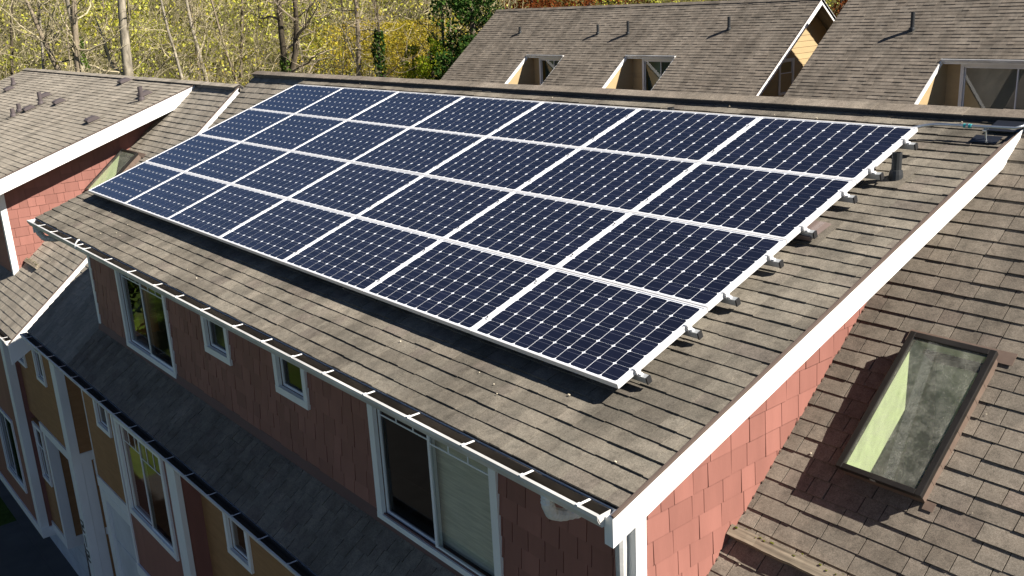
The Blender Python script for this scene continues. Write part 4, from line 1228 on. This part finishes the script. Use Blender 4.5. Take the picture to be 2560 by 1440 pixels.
def tree(label, px, D, H, r, bark, leaf, seed, lean=(0, 0), nb=16, leafn=2, leaf_s=0.07, ivy=None, fork=False, blen=(2.5, 5.0), zlow=0.25, name='bare_tree', twig=1.0):
    rr = random.Random(seed)
    x, y, z = spot(px, D)
    t = thing(name, label, 'tree', (x, y, z), 'trees of the hillside wood')
    B = Vector((x, y, z - 0.3))
    lv = RX * lean[0] + Vector((0, 0, 1))
    tm = MB(); cm = MB(); lm = MB()
    stems = []
    n = 12
    P, d = limb(tm, B, lv, H, r, r * 0.22, n, rr, 0.05, 0.02, 8)
    stems.append((P, r))
    if fork:
        k = int(n * fork)
        P2, d = limb(tm, P[k], lv + RX * rr.choice([-1, 1]) * 0.35, H * (1 - fork) * 0.9, r * 0.62, r * 0.15, 8, rr, 0.06, 0.05, 7)
        stems.append((P2, r * 0.62))
    for P, rs in stems:
        for i in range(nb):
            q = rr.uniform(zlow, 0.97)
            k = q * (len(P) - 1); i0 = min(int(k), len(P) - 2)
            p = P[i0].lerp(P[i0 + 1], k - i0)
            L = rr.uniform(*blen) * (1.15 - 0.7 * q)
            r1 = rs * (1 - 0.78 * q) * rr.uniform(0.30, 0.5)
            path, _ = limb(cm, p, side_dir(rr, None, rr.uniform(0.05, 0.9)), L, r1, r1 * 0.25, 6, rr, 0.22, 0.06, 5)
            for j in range(int(6 * twig)):
                k2 = rr.uniform(1.2, 5.9); a0 = min(int(k2), 5)
                p2 = path[a0].lerp(path[a0 + 1], k2 - a0)
                path2, _ = limb(cm, p2, side_dir(rr, None, rr.uniform(-0.2, 1.0)), rr.uniform(0.6, 1.7), r1 * 0.32 + 0.004, 0.004, 4, rr, 0.25, 0.05, 4)
                for m_ in range(4):
                    k3 = rr.uniform(0.8, 3.9); b0 = min(int(k3), 3)
                    p3 = path2[b0].lerp(path2[b0 + 1], k3 - b0)
                    path3, _ = limb(cm, p3, side_dir(rr, None, rr.uniform(-0.3, 1.1)), rr.uniform(0.25, 0.8), 0.008, 0.003, 2, rr, 0.3, 0.03, 3)
                    if leaf:
                        for _l in range(leafn):
                            leafquad(lm, path3[rr.randrange(1, 3)] + Vector((rr.gauss(0, .08), rr.gauss(0, .08), rr.gauss(0, .08))), leaf_s * rr.uniform(0.5, 1.3), rr)
    tm.build('trunk', bark, t, smooth=True)
    cm.build('branches', 'twig' if bark != 'bark_dark' else 'bark', t)['kind'] = 'stuff'
    if leaf and lm.v:
        lm.build('crown', leaf, t)['kind'] = 'stuff'
    if ivy:
        im = MB(); z0, z1, ra, cnt, mname = ivy
        P, rs = stems[0]
        for i in range(cnt):
            zz = rr.uniform(z0, z1)
            k = min(max((zz - P[0].z) / max(P[-1].z - P[0].z, 0.1), 0), 0.999) * (len(P) - 1); i0 = int(k)
            c = P[i0].lerp(P[i0 + 1], k - i0)
            rad_ = ra * (1 - 0.55 * (zz - z0) / (z1 - z0)) * (0.65 + 0.5 * abs(mnoise.noise((zz * 0.9, seed, 0))))
            a = rr.uniform(0, 2 * math.pi); q = rad_ * rr.uniform(0.55, 1.0) ** 0.5
            leafquad(im, c + Vector((math.cos(a) * q, math.sin(a) * q, rr.gauss(0, 0.1))), rr.uniform(0.05, 0.11), rr)
        im.build('ivy', mname, t)['kind'] = 'stuff'
    return t

TREES = [
 ('pale bare tree leaning at the far left edge above the roof', 12, 52, 17, 0.16, 'bark_pale', 'leaf_spring', dict(lean=(0.05, 0), nb=15)),
 ('crooked forked grey tree left of the ivy covered trunk', 185, 50, 18, 0.30, 'bark', None, dict(lean=(0.02, 0), fork=0.55, nb=16, zlow=0.3)),
 ('pale trunk wrapped in light green ivy at the upper left', 232, 51, 18, 0.26, 'bark_pale', None, dict(lean=(-0.04, 0), nb=12, ivy=(-9.0, 1.6, 0.85, 2600, 'leaf_ivy_light'), zlow=0.45)),
 ('thick pale speckled trunk right of the light green ivy', 318, 54, 20, 0.42, 'bark_pale', None, dict(lean=(-0.03, 0), nb=14, zlow=0.35)),
 ('slender leaning trunk in the gap above the neighbouring ridge', 480, 57, 17, 0.15, 'bark_pale', 'leaf_spring', dict(lean=(-0.14, 0), nb=15, leafn=1)),
 ('second slender leaning trunk above the neighbouring ridge', 540, 60, 18, 0.17, 'bark_pale', 'leaf_spring', dict(lean=(-0.10, 0), nb=15, leafn=1)),
 ('thin straight sapling behind the slender leaning trunks', 610, 62, 16, 0.12, 'bark', 'leaf_spring', dict(nb=15)),
 ('dark twisted trunk with green ivy at its foot beside the array top left corner', 690, 52, 18, 0.30, 'bark_dark', None, dict(lean=(-0.05, 0), nb=18, ivy=(-9.0, 0.2, 0.75, 2400, 'leaf_ivy_light'), fork=0.5)),
 ('low spreading tree with long pale limbs above the array', 845, 53, 15, 0.28, 'bark', 'leaf_yellow', dict(lean=(-0.02, 0), nb=26, blen=(3.5, 6.5), leafn=1, zlow=0.3)),
 ('ivy column in front of the yellow thicket', 965, 51, 13, 0.22, 'bark_dark', 'leaf_yellow', dict(lean=(-0.02, 0), nb=14, ivy=(-9.0, 1.3, 0.75, 3400, 'leaf_ivy'), leafn=1)),
 ('bare arching tree between the ivy column and the dark ivy tree', 1090, 55, 14, 0.20, 'bark', 'leaf_spring', dict(lean=(0.06, 0), nb=22, blen=(3, 5), leafn=1)),
 ('wispy bare tree behind the bright lime shrub', 1135, 60, 16, 0.20, 'bark', None, dict(nb=20)),
]
for i, (lab, px, D, H, r, bark, leaf, kw) in enumerate(TREES):
    tree(lab, px, D, H, r, bark, leaf, 100 + i, **kw)

# big dark ivy tree at the left end of the yellow house
def leafy(label, px, D, zb, zt, rad, cnt, leaf, seed, s=(0.06, 0.13), name='ivy_tree', lumps=26, cat='tree', group='trees of the hillside wood', xy=None, top=0.25):
    rr = random.Random(seed)
    x, y, z = spot(px, D) if xy is None else (xy[0], xy[1], GZ)
    t = thing(name, label, cat, (x, y, z), group)
    MB().tube([(x, y, z - 0.2), (x + 0.1, y, (z + zt) / 2), (x, y + 0.1, zt - 0.5)], [0.28, 0.2, 0.05], 8).build('trunk', 'bark_dark', t, smooth=True)
    lm = MB(); L = []
    for i in range(lumps):
        q = rr.uniform(0, 1)
        zz = zb + (zt - zb) * q
        R_ = rad * (1 - (1 - top) * q ** 1.6)
        a = rr.uniform(0, 2 * math.pi); k = R_ * rr.uniform(0.15, 0.85)
        L.append((Vector((x + math.cos(a) * k, y + math.sin(a) * k, zz)), R_ * rr.uniform(0.28, 0.55)))
    for i in range(cnt):
        c, q = L[rr.randrange(len(L))]
        v = Vector((rr.gauss(0, 1), rr.gauss(0, 1), rr.gauss(0, 1.2))).normalized() * q * rr.uniform(0.55, 1.0)
        leafquad(lm, c + v, rr.uniform(*s), rr)
    lm.build('crown', leaf, t)['kind'] = 'stuff'
    return t
leafy('big dark green ivy covered tree beside the left edge of the far yellow house', 1180, 53.5, -8, 6.5, 3.0, 19000, 'leaf_ivy', 201, lumps=60, top=0.75)
leafy('lighter green ivy bush under the dark ivy tree', 1150, 52.5, -8, 0.4, 1.4, 4600, 'leaf_ivy_light', 202, lumps=24)
leafy('bright lime green conical shrub in front of the dark ivy tree', 1072, 53, -5, 0.7, 1.5, 7500, 'leaf_lime', 203, (0.03, 0.075), 'lime_shrub', 40, 'shrub', 'shrubs at the edge of the wood', top=0.35)
leafy('second lime green shrub, paler and left of the conical one', 1025, 55, -5, 0.3, 1.6, 5200, 'leaf_lime', 204, (0.03, 0.075), 'lime_shrub', 40, 'shrub', 'shrubs at the edge of the wood', top=0.3)
leafy('low dark green bush above the left end of the neighbouring ridge', 105, 55, -5, -0.2, 1.9, 4200, 'leaf_green', 205, (0.06, 0.12), 'green_bush', 30, 'shrub', 'shrubs at the edge of the wood', top=0.6)
leafy('yellow green bush at the far left beside the neighbouring roof edge', 22, 50, -5, -0.2, 1.9, 4200, 'leaf_yellow', 206, (0.05, 0.11), 'yellow_bush', 30, 'shrub', 'shrubs at the edge of the wood', top=0.6)
for k, (px, D, zt) in enumerate(((1330, 70, 4.6), (1470, 74, 4.8), (1600, 80, 5.0), (2098, 62, 4.4))):
    leafy(['rust red leafed tree just right of the dark ivy tree behind the yellow roof', 'rust red leafed tree above the middle of the yellow ridge', 'dull red leafed tree above the right part of the yellow ridge', 'rust red leafed tree in the gap behind the white peaked gable'][k],
          px, D, -4, zt, 3.4, 5200, 'leaf_red', 210 + k, (0.07, 0.15), 'red_tree', 40, 'tree', 'red leafed trees behind the far roofs', top=0.7)

# thicket filling the wood: fine twigs and first leaves that nobody could count
rr = random.Random(77)
th = MB(); tw = MB()
clumps = []
for i in range(900):
    px = rr.uniform(-160, 2300); D = rr.uniform(60, 98)
    if px > 1250: D = rr.uniform(74, 100)
    x, y, z = spot(px, D)
    clumps.append((Vector((x, y, rr.uniform(max(z, -4.0), 8.0))), rr.uniform(0.8, 2.2)))
for i in range(95000):
    c, q = clumps[rr.randrange(len(clumps))]
    v = Vector((rr.gauss(0, 0.55), rr.gauss(0, 0.55), rr.gauss(0, 0.6))) * q
    leafquad(th, c + v, rr.uniform(0.06, 0.15), rr)
for i in range(9000):
    px = rr.uniform(-160, 1300); D = rr.uniform(57, 80)
    x, y, z = spot(px, D)
    p = Vector((x, y, rr.uniform(-4.0, 5.0)))
    d = Vector((rr.gauss(0, 0.5), rr.gauss(0, 0.5), rr.uniform(0.1, 1.2))).normalized()
    L = rr.uniform(0.5, 2.4); r0 = rr.uniform(0.007, 0.02)
    mid = p + d * L * 0.5 + Vector((rr.gauss(0, .1), rr.gauss(0, .1), rr.gauss(0, .06)))
    tw.tube([p, mid, p + d * L], [r0, r0 * 0.75, r0 * 0.3], 3, cap=False)
ye = MB()
for i in range(17000):
    px = rr.gauss(985, 95); D = rr.uniform(57, 68)
    x, y, z = spot(px, D)
    zz = 1.6 - abs(rr.gauss(0, 2.4))
    leafquad(ye, Vector((x, y, zz)), rr.uniform(0.04, 0.10), rr)
o = ye.build('thicket_bloom', 'leaf_yellow', None); tag(o, 'haze of yellow green new leaves in front of the dark ivy tree', 'thicket', kind='stuff')
o = th.build('thicket_leaves', 'brush', None); tag(o, 'dense olive and yellow spring foliage filling the hillside wood', 'thicket', kind='stuff')
o = tw.build('thicket_twigs', 'twig', None); tag(o, 'tangle of pale bare twigs filling the hillside wood', 'thicket', kind='stuff')
# slim trunks deeper in the wood
for i in range(9):
    px = 30 + i * 140 + rr.uniform(-30, 30); D = rr.uniform(60, 72)
    tree('slim background trunk deep in the hillside wood, %s from the left' % ['first', 'second', 'third', 'fourth', 'fifth', 'sixth', 'seventh', 'eighth', 'ninth', 'tenth', 'eleventh', 'twelfth', 'thirteenth', 'fourteenth'][i], px, D, 17, rr.uniform(0.08, 0.16), rr.choice(['bark_pale', 'bark', 'bark_dark']), 'leaf_spring', 300 + i,
         lean=(rr.uniform(-0.12, 0.06), 0), nb=7, leafn=1, name='slim_tree', twig=0.7)
# unseen greenery across the street: window reflections, row added to block low sky
ST = [(-22, -7.6, 2.8, 'on the lawn, mirrored in the left dormer window'), (-34, -13, 4.0, 'farthest along the road to the left'), (-15, -16.5, 3.4, 'opposite the alley between the houses'),
      (-6, -17.0, 3.5, 'opposite the lower bay window'), (3, -16.5, 3.4, 'opposite the middle of the array'), (12, -17.5, 3.6, 'opposite the right end of the array')]
for k, (x, y, r_, lab) in enumerate(ST):
    leafy('out-of-view green tree across the road ' + lab, 0, 0, GZ + 1.5, GZ + 8, r_, 2600, 'leaf_green', 230 + k, (0.14, 0.3), 'offscreen_tree', 26, 'tree', 'trees across the road', xy=(x, y), top=0.5)
